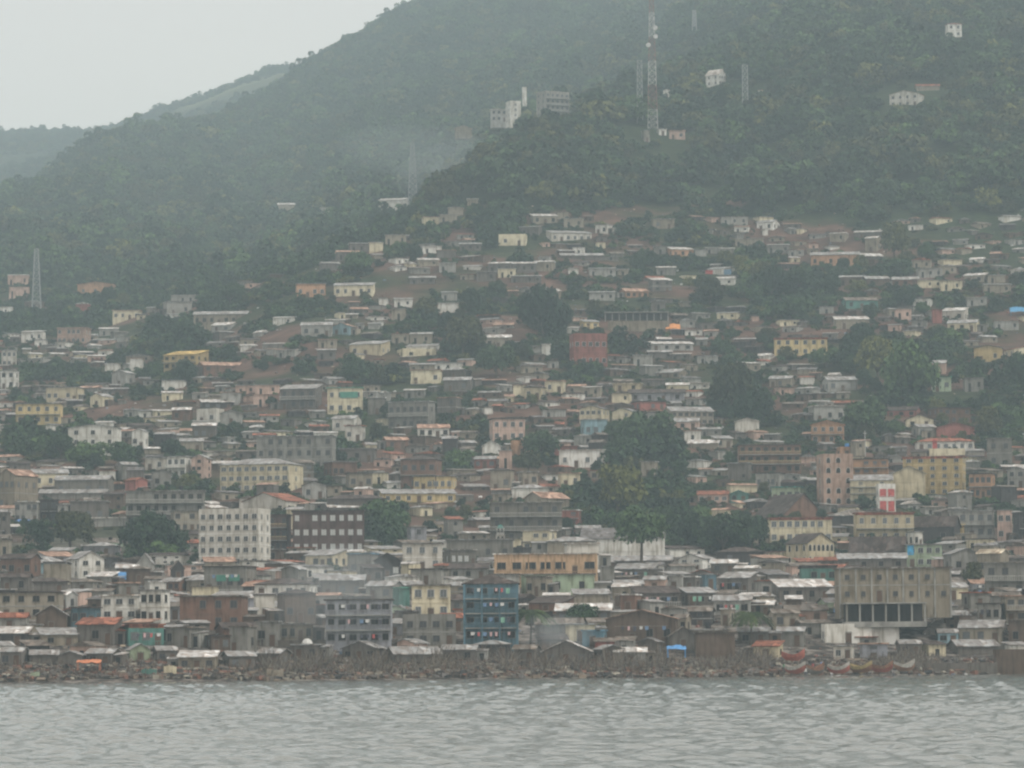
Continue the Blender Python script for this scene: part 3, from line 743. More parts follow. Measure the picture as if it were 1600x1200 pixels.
730 747 307 320 F k Z 1 1 a0
577 598 376 394 F c Z 1 1 a0
545 582 378 396 G n z 1 2 a8
525 560 390 406 G n k 1 3 a10
500 528 408 424 G n z 1 1 a14
602 634 364 384 F k z 1 2 a0
25 98 630 664 F y g 2 5 a-8 v e7|yellow banded house with blue lower balcony|the yellow banded house
72 132 604 628 F c z 1 5 a0 v|cream house with row of bays on the left slope
140 178 614 636 E c z 1 1 a-16 h1
12 44 428 448 G p Z 1 2 a0
14 44 446 466 F p k 1 2 a0
38 68 469 484 E y z 1 1 a0
0 18 477 492 F w z 1 1 a0
118 140 472 490 E r Z 1 0 a0 h1
176 222 484 500 F c k 1 4 a0
253 302 470 492 F G z 1 2 a0 v
268 306 459 476 S G Z 1 3 a-8
302 398 485 508 G k z 1 8 a-3|long beige row house with grey roof
330 376 502 518 G G Z 1 2 a-8
34 68 515 534 S w Z 1 1 a-6
54 72 528 542 F w w 1 1 a0
90 142 511 538 F p p 2 6 a-4|pink and white two storey house on left slope|the pink and white slope house
154 184 510 524 S G Z 1 1 a6
0 28 546 574 F w z 2 3 a8
0 30 578 608 F w z 2 2 a8
203 222 556 582 P w w 1 1 a0
198 238 553 566 E k z 1 1 a-12
164 186 566 582 F w Z 1 1 a0
174 212 578 604 E G z 1 1 a-12
306 392 564 582 G q k 1 5 a8|long brownish roof climbing to the right|the long climbing brown roof
254 288 590 608 F w z 1 4 a-6
252 284 610 626 G c Z 1 2 a8
344 378 612 634 F G k 1 2 a0
368 400 598 616 F p z 1 2 a0
310 368 622 640 S d Z 1 3 a0
268 302 636 658 G q Z 1 2 a0
308 350 640 662 P w w 1 2 a-6
344 380 640 664 E G z 1 1 a-14
206 232 670 702 E w z 1 2 a-6
244 270 674 698 R L z 1 1 a-14
226 264 714 736 F w z 1 2 a0
260 302 712 748 F w z 2 3 a0 v
298 331 710 748 E p z 3 3 a6 h1|narrow pinkish white three storey gable house|the narrow pinkish gable house
280 320 684 706 S k z 1 2 a-6
300 340 660 688 G n Z 1 3 a0
44 110 732 762 G c z 1 3 a0|long pale roofed house beside a tan church|the long pale roofed house
0 58 732 798 E k k 2 3 a-30 e12 h1.6|tan church like building with sloping tiled roof|the tan sloping roofed building
85 178 742 776 G g z 1 4 a-6
155 180 732 752 F w r 1 2 a0
194 232 746 776 G r r 1 0 a-30
234 270 733 764 E g n 1 2 a0
22 62 783 818 F G w 2 4 a0|grey house with white lattice windows|the grey lattice window house
90 106 784 818 F G w 2 1 a0
60 94 780 816 F d d 2 2 a0 V
62 170 764 780 G g z 1 4 a0
110 170 782 818 F n z 1 3 a0
0 12 796 840 F o p 2 1 a0
140 240 808 822 F G w 1 3 a0 x
0 14 840 872 F k w 1 1 a0
374 402 774 794 E w w 1 1 a0 h1.2 q1090
0 64 865 902 G q d 1 4 a-4
46 88 874 896 G L z 1 1 a6
68 112 878 914 R k z 1 0 a-6 x|plain tan box house beside a white gable|the plain tan box house
0 50 896 926 G n d 1 2 a0
48 110 902 930 H n d 1 2 a8
0 98 924 968 F k d 2 4 a0|long beige two storey house with small dark windows|the long beige two storey house
82 122 924 954 G G Z 1 3 a-14
54 108 946 990 E b z 1 1 a18 h1.6|dark brown gabled shack beside the long beige two storey house|the brown gabled shack
54 126 982 1010 S k z 1 2 a0
110 158 948 980 F B d 1 3 a0
120 190 966 1008 S n r 1 3 a0|long dark timber shed with rusty red roof|the long rusty roofed shed
184 260 976 1010 R t r 1 3 v L a0|teal market stall with washing under rusty roof|the teal stall with washing
257 320 979 1012 F g n 1 3 a-6
281 388 930 985 F q g 2 4 a-4 q765|brown grey two storey house with patched walls|the brown grey patched house
318 402 884 928 F g d 1 4 v L a0|bare concrete house with green balcony panels|the house with green balcony panels
214 242 865 892 E G z 1 1 a0 h2.2
264 290 876 908 E d n 1 1 a10 h1.6
180 218 882 908 G b Z 1 1 a0
194 238 884 914 H b n 1 1 a0
234 256 902 928 F w g 1 1 a0
252 294 903 924 G q z 1 3 a0
358 402 978 1022 F g n 1 2 a0
320 362 992 1018 F b d 1 2 a0
400 440 970 1010 F g z 1 2 a0
438 482 884 922 E g z 1 1 a-20
476 544 858 888 S c z 1 4 a-6
542 592 864 904 F g B 1 2 a-4
584 628 864 906 E d d 1 3 a0 h1.6 W|black timber gable with white windows|the black timber gable
696 804 842 878 F g z 1 4 a0 q985
570 632 908 938 G G z 1 2 a-6
500 572 898 936 G n z 1 3 a4
560 600 882 912 S n d 1 2 a0
700 770 880 906 G g d 1 3 a4
640 702 888 914 F G d 1 3 a0
745 776 876 898 F k z 1 1 a0
533 604 1002 1032 E n z 1 3 a-10 h1.2|grey plank shack with wide zinc gable|the grey plank shack
600 692 1011 1040 G n z 1 2 a14|low shack under broad shining zinc roof|the low broad zinc roof
455 508 1006 1032 F n z 1 2 a-6
690 748 1008 1034 G n z 1 2 a-8
740 800 1000 1030 H d z 1 2 a6
800 846 1008 1036 G n n 1 2 a4
845 928 1001 1038 E n Z 1 3 a-16 h1.8|grey plank hut with white trimmed gable by the shore|the grey plank shore hut
926 976 1008 1036 E n z 1 2 a10
958 1012 1012 1038 G G Z 1 1 a0
1040 1092 980 1016 E n n 1 1 a-8 h1.6
1084 1150 986 1030 F b n 1 1 a0 x|windowless brown wooden block near the palms|the windowless brown block
944 1064 953 1008 E b k 1 4 a-6 h1.6 L|long low brown house with wide cream gable trim|the low house with cream gable trim
1050 1082 960 990 G k n 1 2 a-6
866 960 943 972 G n Z 1 4 a-4|two patchy white tin roofs in a row|the patchy white tin roofs
968 1004 928 958 F q Z 1 1 a0|square brick room with white tin top|the square brick room
844 864 948 970 F y n 1 1 a0
908 950 984 1012 F B B 1 1 a0
930 960 996 1018 G r n 1 1 a0
820 866 900 932 F k n 1 3 a0
936 962 884 922 F g z 1 1 a0
958 1030 880 906 S n z 1 3 a-6 L
1014 1036 886 908 F o z 1 0 a0
1004 1046 900 926 G p z 1 1 a0
1038 1070 898 924 F G z 1 1 a0
1066 1096 900 926 F n Z 1 1 a0
1090 1120 896 920 F B z 1 1 a0
1108 1156 874 896 G n Z 1 2 a0
1118 1194 854 882 H d d 1 2 a0|broad dark brown hipped roof below the round trees|the broad dark hipped roof
940 1054 868 888 G n z 1 4 a-4
984 1064 916 948 S n d 1 4 a0 L v
1060 1120 918 946 S n z 1 3 a0 L
1120 1186 894 930 S n z 1 4 a-8 L v
1112 1180 930 962 G G z 1 3 a4 L
1124 1150 950 978 F k Z 1 1 a0
1160 1216 938 962 G n Z 1 2 a-4
1180 1250 906 936 F G r 1 4 a0 L v
1200 1250 952 984 G k n 1 2 a0
1205 1300 905 940 S n Z 1 4 a8 q830
1248 1308 884 910 R t d 1 4 a0 v|teal shopfronts in a row under a flat roof|the teal shopfronts
1150 1206 980 1008 G n z 1 2 a-4
1212 1262 980 1010 G g z 1 2 a4
1284 1362 978 1006 P w w 1 1 a0 e3|whitewashed yard wall with dark doorway|the whitewashed yard wall
1360 1404 982 1006 P w w 1 0 a0 e3 x
1338 1370 988 1006 F B B 1 1 a0 e3
1300 1338 1008 1032 F w z 1 2 a0|white beach hut with two small windows behind the boats|the white beach hut
1324 1422 838 884 G q d 1 2 a-12 h3.4 q985|brick house under a dark streaked roof|the brick house under a streaked roof
1306 1420 864 890 S n z 1 4 a-4 q905
1524 1580 858 900 G k c 1 3 a-8
1534 1608 878 934 F g g 2 3 a0 v
1524 1572 942 974 F G d 1 3 a0 v L
1565 1620 930 974 F k k 2 3 a-4 v
1494 1574 970 1006 S k z 1 3 a-6|low tan house with wide grey lean to roof|the low tan lean to house
1572 1625 968 1012 F b n 1 2 a0
1480 1560 1000 1024 G n z 1 3 a0
1400 1440 1000 1024 G n z 1 2 a0
1555 1620 1018 1054 P b b 1 0 a0 x|dark sea wall building at the waterline|the dark sea wall building
0 46 1012 1042 G n z 1 2 a6
44 94 1016 1040 G n z 1 2 a-6
90 136 1018 1042 E n z 1 2 a12
134 190 1014 1042 G n z 1 2 a-8
194 238 1006 1034 E e z 1 1 a20 h1
236 280 1010 1036 G n z 1 2 a0
278 342 1018 1048 S k Z 1 3 a-6|cream board shack with ribbed white roof on the shore|the ribbed roof shore shack
344 402 1018 1046 G n z 1 2 a6
400 456 1014 1042 G n z 1 2 a-8
'''
HOUSES_EXTRA = []; rows = []
for ln in CAT.strip().split('\n'):
    q = ln.split('|'); t = q[0].split()
    rows.append((t, q, (float(t[1]) - float(t[0])) * (float(t[3]) - float(t[2]))))
bar_ = sorted((a for t, q, a in rows if len(q) < 2), reverse=True)[150]
LATER = []
for t, q, a in rows:
    if len(q) < 2 and a < bar_: LATER.append(t); continue
    house(*map(float, t[:4]), t[4], t[5], t[6], int(t[7]), int(t[8]), ' '.join(t[9:]), q[1].strip() if len(q) > 1 and q[1].strip() else None, q[2].strip() if len(q) > 2 else None)

# crowded shacks in the gaps: those that show largest are things, the rest one crowd of roofs
for t in LATER:
    x0, x1, yt, yb = map(float, t[:4]); q = [float(k[1:]) for k in t[9:] if k[0] == 'q']; a_ = [float(k[1:]) for k in t[9:] if k[0] == 'a']
    D = hit((x0 + x1) / 2, yb)
    if q and D: D = min(D, q[0])
    if D: HOUSES_EXTRA.append(dict(x0=x0, x1=x1, yt=yt, yb=yb, D=D, d=6, fl=int(t[7]), T=t[4], wall=t[5], roof=t[6], a=math.radians(a_[0]) if a_ else 0))
rf_ = random.Random(21); NCAT = len(HOUSES); FILL = []
def gap(x0, x1, yt, yb, D, dd):
    for cx, by, w_, h_, l_, v_ in BIG + [(1172,1000,60,64,0,0),(828,1000,60,64,0,0)]:
        if w_ and abs((x0 + x1) / 2 - cx) < w_ * .5 + 3 and by - h_ * .85 < (yb + yt) / 2 < by + 2: return False
    for h in HOUSES[:NCAT] + HOUSES_EXTRA + FILL:
        ox = min(x1, h['x1']) - max(x0, h['x0']); 
        if ox <= 1: continue
        if D < h['D'] + h['d'] + 1 and D + dd + 1 > h['D']: return False
        oy = min(yb, h['yb'] - (0 if 'root' in h else 3)) - max(yt, h['yt'])
        if oy > 0:
            a = ox * oy
            if D < h['D']:
                if a > .12 * (h['x1'] - h['x0']) * (h['yb'] - h['yt']): return False
            elif a > .7 * (x1 - x0) * (yb - yt): return False
    return True
for i in range(16000):
    if len(FILL) > 720: break
    px = rf_.uniform(-20, 1620); py = rf_.uniform(880, 1030) if i % 2 else rf_.uniform(600, 900)
    if i % 4 == 0: py = rf_.uniform(345, 620)
    if py < 600 and vnoise(np.array([px / 80.]), np.array([py / 50.]), 31)[0] < -.1: continue
    if py > 860 and 955 < px < 1045 and py < 880: continue
    dens = any(((px - a) / c) ** 2 + ((py - b_) / d_) ** 2 < 1 for a, b_, c, d_ in ((985, 800, 110, 60), (1030, 700, 80, 40), (1150, 840, 70, 30), (1170, 630, 60, 45), (1430, 590, 110, 55), (1560, 650, 60, 60), (100, 840, 70, 30), (235, 845, 60, 30), (1250, 460, 90, 40), (60, 700, 60, 25), (600, 815, 60, 25)))
    if dens: continue
    D = hit(px, py)
    if D is None or D > 1650: continue
    m = F / D; sm = .62 if i > 8000 else 1; w = sm * rf_.uniform(4.5, 9.5) * (1 if py > 860 else .8); fl = 2 if (rf_.random() < .3 and py > 700) else 1
    hh = rf_.uniform(2.7, 3.5) if py > 860 else rf_.uniform(2.0, 2.9) if fl == 1 else rf_.uniform(5.2, 6.2)
    x0, x1, yt = px - w * m / 2, px + w * m / 2, py - hh * m
    if gap(x0, x1, yt, py, D, 6): FILL.append(dict(x0=x0, x1=x1, yt=yt, yb=py, D=D, d=6, fl=fl))
FILL.sort(key=lambda h: -(h['x1'] - h['x0']) * (h['yb'] - h['yt']))
print('fill', len(FILL))
CROWD = MB(); CM = [wall_mat(c) for c in 'gnbkGcwdpr'] + [roof_mat(c) for c in 'zZnsrdk'] + [VOID]
for i, h in enumerate(FILL + list(HOUSES_EXTRA)):
    wc = rf_.choice('ggnnbkkGqdcwpea' if h['yb'] > 850 else 'ggnkkGcwpcwqbo'); rc = rf_.choice('zzzzZnnsrdk'); T = rf_.choice('GGSSSEFH'); T = h.get('T', T)
    if i < 70: 
        house(h['x0'], h['x1'], h['yt'], h['yb'], T, wc, rc, h['fl'], None, 'L v' if (h['fl'] == 2 and rf_.random() < .3) else '')
        continue
    D = h['D']; m = F / D; w = (h['x1'] - h['x0']) / m; H = (h['yb'] - h['yt']) / m; P = at((h['x0'] + h['x1']) / 2, h['yb'], D); dd = 5.5
    a = h.get('a', rf_.uniform(-.6, .6)); M = Matrix.Translation(P + Vector((0, dd / 2, 0))) @ Matrix.Rotation(a, 4, 'Z'); n0 = len(CROWD.v)
    wi = 'gnbkGcwdpr'.find(h.get('wall', '!')); wi = wi if wi >= 0 else rf_.choice((0,0,1,1,2,2,3,3,4,4,5,6,7,8)); ri = 'zZnsrdk'.find(h.get('roof', '!')); ri = 10 + (ri if ri >= 0 else rf_.choice((0,0,0,1,2,2,3,4,5,6))); hw, hd, rh = w / 2, dd / 2, rf_.uniform(.5, 1.0); h1 = H - rh
    CROWD.box(-hw, hw, -hd, hd, -3, h1, wi)
    if T in 'FP': CROWD.box(-hw-.3, hw+.3, -hd-.3, hd+.3, h1, h1 + .2, ri)
    elif T == 'E':
        CROWD.hexa([(-hw-.3,-hd-.4,h1),(hw+.3,-hd-.4,h1),(hw+.3,hd+.4,h1),(-hw-.3,hd+.4,h1)] + [(-.05,-hd-.4,h1+rh),(.05,-hd-.4,h1+rh),(.05,hd+.4,h1+rh),(-.05,hd+.4,h1+rh)], ri)
    elif T == 'S':
        CROWD.hexa([(-hw-.3,-hd-.4,h1),(hw+.3,-hd-.4,h1),(hw+.3,hd+.3,h1+rh),(-hw-.3,hd+.3,h1+rh)] + [(-hw-.3,-hd-.4,h1+.1),(hw+.3,-hd-.4,h1+.1),(hw+.3,hd+.3,h1+rh+.1),(-hw-.3,hd+.3,h1+rh+.1)], ri)
    else:
        CROWD.hexa([(-hw-.3,-hd-.4,h1),(hw+.3,-hd-.4,h1),(hw+.3,hd+.4,h1),(-hw-.3,hd+.4,h1)] + [(-hw-.3,-.05,h1+rh),(hw+.3,-.05,h1+rh),(hw+.3,.05,h1+rh),(-hw-.3,.05,h1+rh)], ri)
    nwn = max(1, int(w / 2.6)); fh = h1 / h['fl']
    for k in range(h['fl']):
        for q in range(nwn):
            if rf_.random() < .75:
                x = -hw + w * (q + .5) / nwn; z = fh * k + fh * .35
                if k == 0 and q == 0: z = 0
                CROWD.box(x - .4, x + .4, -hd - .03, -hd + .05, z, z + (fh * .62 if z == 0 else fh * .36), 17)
    for v in range(n0, len(CROWD.v)): CROWD.v[v] = tuple(M @ Vector(CROWD.v[v]))
    if h in HOUSES_EXTRA: continue
    HOUSES_EXTRA.append(dict(x0=h['x0'], x1=h['x1'], yt=h['yt'], yb=h['yb'], D=D, d=dd))
o = CROWD.build('shanty_crowd', CM); tag(o, 'crowd of small tin roofed dwellings packed into the gaps of the hillside town', None, None, 'stuff')
# ---------------------------------------------------------------- trees
LEAF = [leaf_mat('leaves_deep_green', (.008,.020,.012), (.036,.066,.032)), leaf_mat('leaves_mid_green', (.013,.029,.015), (.055,.092,.042)), leaf_mat('leaves_olive', (.024,.030,.014), (.085,.090,.036))]
BARK = flat_mat('tree_bark', (.10,.08,.06), .95, .4, 3)
def crown_mesh(seed, nclump, per, flat=.75, size=.11, mat=None, name='crown'):
    """leaf tufts spread through lumps of a crown; radius about 1, base at z=0"""
    r = np.random.default_rng(seed); cs = []
    for i in range(nclump):
        th = r.uniform(0, 2 * PI); ph = r.uniform(-.25, 1.0); rad = r.uniform(.45, .85)
        cs.append((rad * math.cos(th) * math.sqrt(max(0, 1 - ph * ph * .8)), rad * math.sin(th) * math.sqrt(max(0, 1 - ph * ph * .8)), flat * (.75 + ph * .62) * r.uniform(.8, 1.1), r.uniform(.22, .42)))
    cs.append((0, 0, flat * .8, .6))
    V = []; Fc = []
    for cx, cy, cz, cr in cs:
        n = int(per * (cr / .32) ** 2)
        d = r.normal(size=(n, 3)); d /= np.linalg.norm(d, axis=1)[:, None]; d[:, 2] = np.where(d[:, 2] < -.3, -d[:, 2], d[:, 2])
        p = d * cr * r.uniform(.7, 1.08, (n, 1)) * np.array([1, 1, .8]) + np.array([cx, cy, cz])
        nn = d + r.normal(size=(n, 3)) * .45 + np.array([0, 0, .25]); nn /= np.linalg.norm(nn, axis=1)[:, None]
        t = np.cross(nn, r.normal(size=(n, 3))); t /= np.linalg.norm(t, axis=1)[:, None]; b = np.cross(nn, t)
        s = size * r.uniform(.6, 1.3, (n, 1))
        k = len(V) * 1
        q = np.stack([p - t * s, p + b * s * .55, p + t * s, p - b * s * .55], 1).reshape(-1, 3)
        base = sum(len(x) for x in V)
        V.append(q); Fc.append(np.arange(base, base + 4 * n).reshape(n, 4))
    V = np.concatenate(V); Fc = np.concatenate(Fc)
    me = bpy.data.meshes.new(name); me.from_pydata(V.tolist(), [], Fc.tolist()); me.materials.append(mat or LEAF[0]); me.update(); return me
def trunk_mesh(seed):
    r = random.Random(seed); m = MB(); p = Vector((0, 0, -.4)); q = Vector((r.uniform(-.05,.05), r.uniform(-.05,.05), .45))
    m.bar(p, q, .085, 0, .06, 6)
    for i in range(5):
        a = 2 * PI * i / 5 + r.uniform(-.3, .3); e = q + Vector((math.cos(a) * .45, math.sin(a) * .45, r.uniform(.3, .6)))
        m.bar(q, e, .045, 0, .018, 5)
    return m.mesh('trunk', BARK)
CROWN = [crown_mesh(s, 24, 75, f, .085, LEAF[s % 3]) for s, f in ((1,.75),(2,.9),(3,.62),(4,1.05),(5,.8),(6,.7))]
TRUNK = [trunk_mesh(s) for s in range(3)]
TREES = []
def hides(px0, px1, py0, py1, D, ratio=.30):
    for h in HOUSES + HOUSES_EXTRA:
        if D < h['D'] + 1:
            ox = min(px1, h['x1']) - max(px0, h['x0']); oy = min(py1, h['yb'] - (h['yb'] - h['yt']) * .25) - max(py0, h['yt'])
            if ox > 0 and oy > 0 and ox * oy > ratio * (h['x1'] - h['x0']) * (h['yb'] - h['yt']) * .75: return True
    return False
def tree(px, py, wpx, hpx, force=False, label=None, D=None, v=None):
    D = D or hit(px, py)
    if D is None: return
    if not force and hides(px - wpx / 2, px + wpx / 2, py - hpx, py, D, .16): return
    for h in HOUSES + HOUSES_EXTRA:                    # never inside a building
        if not force and abs(D - h['D'] - h['d'] / 2) < h['d'] / 2 + 1.5 and h['x0'] - 3 < px < h['x1'] + 3: return
    P = at(px, py, D); m = F / D
    k = random.randrange(6) if v is None else v
    rad = wpx / m / 2; H = hpx / m
    root = empty('tree', (P.x, P.y, P.z - .3), random.uniform(0, 6.28))
    zb = -H * .03
    zmax = (H - zb) / 1.35
    link('crown', CROWN[k], root, (0, 0, zb), 0, (rad, rad, zmax / [.75,.9,.62,1.05,.8,.7][k]))
    link('trunk', TRUNK[k % 3], root, (0, 0, 0), 0, (rad * .8, rad * .8, H * .75))
    TREES.append(dict(x=px, y=py - hpx / 2, w=wpx, h=hpx, D=D, root=root, k=k, label=label))
for cx, by, w, h, lb, v in BIG:
    if w: tree(cx, by, w, h, lb is not None, lb, 915 if (lb or '').startswith('dense round') else None, v)
# loose trees between the houses
rt = random.Random(5)
for i in range(2500):
    px = rt.uniform(-30, 1630); py = rt.uniform(395, 850)
    g = vnoise(np.array([px / 70.]), np.array([py / 40.]), 9)[0]
    if g < -.05 or len(TREES) > 320: continue
    w = rt.uniform(18, 34); 
    if py > 700: w *= .8
    tree(px, py, w, w * rt.uniform(.65, .95))

# palms
PALML = leaf_mat('palm_fronds', (.018,.03,.010), (.05,.075,.025))
def palm(px, py, hpx, label, seed):
    r = random.Random(seed); D = hit(px, py); P = at(px, py, D); m = F / D; H = hpx / m
    root = empty('palm_tree', P); tag(root, label, 'palm tree')
    t = MB(); pts = [Vector((.25 * math.sin(k * .5), 0, H * .72 * k / 6 - (.5 if k == 0 else 0))) for k in range(7)]
    for k in range(6): t.bar(pts[k], pts[k + 1], .2 - .015 * k, 0, .185 - .015 * k, 7)
    t.build('trunk', BARK, root); top = pts[-1]
    for i in range(24):
        a = 2 * PI * i / 24 + r.uniform(-.15, .15); L = H * r.uniform(.52, .68); up = r.uniform(.15, 1.1); f = MB()
        prev = top; d = Vector((math.cos(a), math.sin(a), 0)); side = Vector((-d.y, d.x, 0))
        for k in range(1, 9):
            s = k / 8; q = top + d * L * s * (1 - .15 * up) + Vector((0, 0, L * (up * .6 * s - (.55 + .4 * up) * s * s)))
            f.bar(prev, q, .035, 0, .03, 3)
            wd = L * .24 * (1 - abs(s - .45) * 1.1) * .9
            for sg in (-1, 1):
                for u in (0, .33, .66):
                    b0 = prev.lerp(q, u); b1 = prev.lerp(q, u + .3); tip = b0 + side * sg * wd + d * wd * .45 + Vector((0, 0, -wd * .55))
                    f.quad([b0, b1, tip])
            prev = q
        f.build('frond', PALML, root)
palm(1172, 1010, 70, 'coconut palm with spreading fronds beside the windowless brown block', 1)
palm(828, 1010, 74, 'coconut palm with drooping fronds right of the light blue balcony house', 2)

# ---------------------------------------------------------------- land sheet
def grid_mesh(name, X, Y, Z, mat):
    a, b = X.shape; V = np.stack([X, Y, Z], -1).reshape(-1, 3).astype(np.float32)
    i, j = np.meshgrid(np.arange(a - 1), np.arange(b - 1), indexing='ij'); k = i * b + j
    Q = np.stack([k, k + b, k + b + 1, k + 1], -1).reshape(-1, 4).astype(np.int32)
    me = bpy.data.meshes.new(name); me.vertices.add(len(V)); me.vertices.foreach_set('co', V.ravel())
    me.loops.add(Q.size); me.loops.foreach_set('vertex_index', Q.ravel()); me.polygons.add(len(Q))
    me.polygons.foreach_set('loop_start', np.arange(0, Q.size, 4, dtype=np.int32)); me.polygons.foreach_set('use_smooth', np.ones(len(Q), bool))
    me.materials.append(mat); me.update(); me.validate()
    o = bpy.data.objects.new(name, me); COL.objects.link(o); o['kind'] = 'structure'; return o
m, nt, b = nodes('hillside_earth_and_grass')
earth = ramp(nt, noise(nt, .12, 'Object', 8), [(.3, (.045,.028,.021)), (.5, (.09,.052,.038)), (.7, (.14,.085,.062))])
grass = ramp(nt, noise(nt, .25, 'Object', 8), [(.35, (.014,.022,.010)), (.6, (.034,.044,.018)), (.75, (.07,.07,.034))])
wood = ramp(nt, noise(nt, .3, 'Object', 6), [(.3, (.012,.02,.010)), (.7, (.035,.05,.02))])
msk = ramp(nt, noise(nt, .022, 'Object', 9), [(.47, (0,0,0)), (.57, (1,1,1))])
at1 = nt.nodes.new('ShaderNodeAttribute'); at1.attribute_name = 'cover'
sp = nt.nodes.new('ShaderNodeSeparateColor'); nt.links.new(at1.outputs['Color'], sp.inputs[0])
c = mixc(nt, msk, earth, grass); c = mixc(nt, sp.outputs[0], c, wood); 
town = ramp(nt, noise(nt, .5, 'Object', 8), [(.38, (.03,.027,.024)), (.5, (.075,.065,.056)), (.62, (.19,.17,.15))]); c = mixc(nt, sp.outputs[1], c, town)
mead = ramp(nt, noise(nt, .02, 'Object', 8), [(.35, (.06,.08,.03)), (.65, (.17,.19,.085))]); c = mixc(nt, sp.outputs[2], c, mead)
nt.links.new(c, b.inputs['Base Color']); b.inputs['Roughness'].default_value = .95; b.inputs['Specular IOR Level'].default_value = .1
GROUND = grid_mesh('hillside', GX, GY, TZ, m)
# land cover of each point of the sheet: wood, packed town ground, high meadow
EDGE = ([-300, 0, 350, 440, 560, 640, 740, 830, 1000, 1100, 1300, 1400, 1560, 1900], [385, 380, 400, 425, 385, 335, 312, 328, 320, 330, 345, 385, 420, 430])
def rows_of(X, Y, Z):
    q = np.stack([X, Y, Z - CAMZ], -1) @ Ri.T
    return 800 + F * q[..., 0] / -q[..., 2], 600 - F * q[..., 1] / -q[..., 2]
PXg, PYg = rows_of(GX, GY, TZ)
def forest_mask(px, py, D):
    f = (py < np.interp(px, *EDGE)) | ((D > 1760) & (px > 341)) | (D > 2020) & (px <= 341)
    bare = (((px - 1030) / 62) ** 2 + ((py - 272) / 24) ** 2 < 1) | (((px - 1120) / 45) ** 2 + ((py - 316) / 16) ** 2 < 1) | (((px - 1275) / 30) ** 2 + ((py - 345) / 14) ** 2 < 1) | (((px - 1447) / 22) ** 2 + ((py - 365) / 26) ** 2 < 1)
    return f, bare & (D < 1800)
fo, bare = forest_mask(PXg, PYg, GY)
mead = np.clip((GY - 4560) / 100, 0, 1) * np.clip((PXg - 265) / 30, 0, 1) * np.clip((520 - PXg) / 30, 0, 1) * .8
cov = np.zeros((*GX.shape, 4), np.float32); cov[..., 3] = 1
cov[..., 0] = (fo & ~bare) * (1 - mead); cov[..., 1] = np.clip((1040 - GY) / 80, 0, 1); cov[..., 2] = mead
ca = GROUND.data.color_attributes.new('cover', 'FLOAT_COLOR', 'POINT'); ca.data.foreach_set('color', cov.reshape(-1))

# ---------------------------------------------------------------- instanced woods and undergrowth
def scatter(name, pts, scl, variants, labeltxt):
    col = bpy.data.collections.new(name + '_kinds')
    for k, me in enumerate(variants):
        o = bpy.data.objects.new(name + '_kind', me); col.objects.link(o)
    me = bpy.data.meshes.new(name); me.vertices.add(len(pts)); me.vertices.foreach_set('co', np.asarray(pts, np.float32).ravel())
    for an, data in (('scl', scl), ('rot', rng.uniform(0, 6.28, len(pts)).astype(np.float32)), ):
        a = me.attributes.new(an, 'FLOAT', 'POINT'); a.data.foreach_set('value', np.asarray(data, np.float32))
    a = me.attributes.new('pick', 'INT', 'POINT'); a.data.foreach_set('value', rng.integers(0, len(variants), len(pts)).astype(np.int32))
    ob = bpy.data.objects.new(name, me); COL.objects.link(ob); tag(ob, labeltxt, None, None, 'stuff')
    ng = bpy.data.node_groups.new(name + '_scatter', 'GeometryNodeTree')
    ng.interface.new_socket('Geometry', in_out='INPUT', socket_type='NodeSocketGeometry'); ng.interface.new_socket('Geometry', in_out='OUTPUT', socket_type='NodeSocketGeometry')
    N = ng.nodes; L = ng.links; gi = N.new('NodeGroupInput'); go = N.new('NodeGroupOutput')
    ip = N.new('GeometryNodeInstanceOnPoints'); ci = N.new('GeometryNodeCollectionInfo'); ci.inputs[0].default_value = col; ci.inputs['Separate Children'].default_value = True; ci.inputs['Reset Children'].default_value = True
    def attr(n, t):
        x = N.new('GeometryNodeInputNamedAttribute'); x.data_type = t; x.inputs[0].default_value = n; return x.outputs['Attribute']
    cx = N.new('ShaderNodeCombineXYZ'); L.new(attr('rot', 'FLOAT'), cx.inputs[2])
    L.new(gi.outputs[0], ip.inputs['Points']); L.new(ci.outputs[0], ip.inputs['Instance']); ip.inputs['Pick Instance'].default_value = True
    L.new(attr('pick', 'INT'), ip.inputs['Instance Index']); L.new(cx.outputs[0], ip.inputs['Rotation']); L.new(attr('scl', 'FLOAT'), ip.inputs['Scale'])
    L.new(ip.outputs[0], go.inputs[0])
    md = ob.modifiers.new('scatter', 'NODES'); md.node_group = ng; return ob
FC = [crown_mesh(20 + s, 11, 30, f, .145, LEAF[s % 3]) for s, f in enumerate((.85, 1.1, .95, .75, 1.3, .9))]
def sample(n, pmin, pmax, dmin, dmax):
    D = np.sqrt(rng.uniform(dmin ** 2, dmax ** 2, n)); px = rng.uniform(pmin, pmax, n)
    ia = np.interp(px, pxs, np.arange(len(pxs))); ib = np.interp(D, Ds, np.arange(len(Ds)))
    i = np.minimum(ia.astype(int), len(pxs) - 2); j = np.minimum(ib.astype(int), len(Ds) - 2); u = ia - i; v = ib - j
    z = (TZ[i, j] * (1 - u) + TZ[i + 1, j] * u) * (1 - v) + (TZ[i, j + 1] * (1 - u) + TZ[i + 1, j + 1] * u) * v
    x = (px - 800) / F * D; P, Q = rows_of(x, D, z); return x, D, z, P, Q
HB = np.array([(h['x0'], h['x1'], h['yt'], h['yb'], h['D'], h['d']) for h in HOUSES + HOUSES_EXTRA])
def clear_of_houses(P, Q, D, r):
    """true where a plant of radius r (m) does not stand in a house nor hide one"""
    ok = np.ones(len(P), bool); rp = r * F / D
    for x0, x1, yt, yb, hd, dd in HB:
        inx = (P > x0 - rp * .8) & (P < x1 + rp * .8)
        inside = inx & (D > hd - r * .6) & (D < hd + dd + r)
        hid = inx & (D <= hd) & (Q - rp * 1.3 < yb - (yb - yt) * .35) & (Q > yt)
        ok &= ~(inside | hid)
    return ok
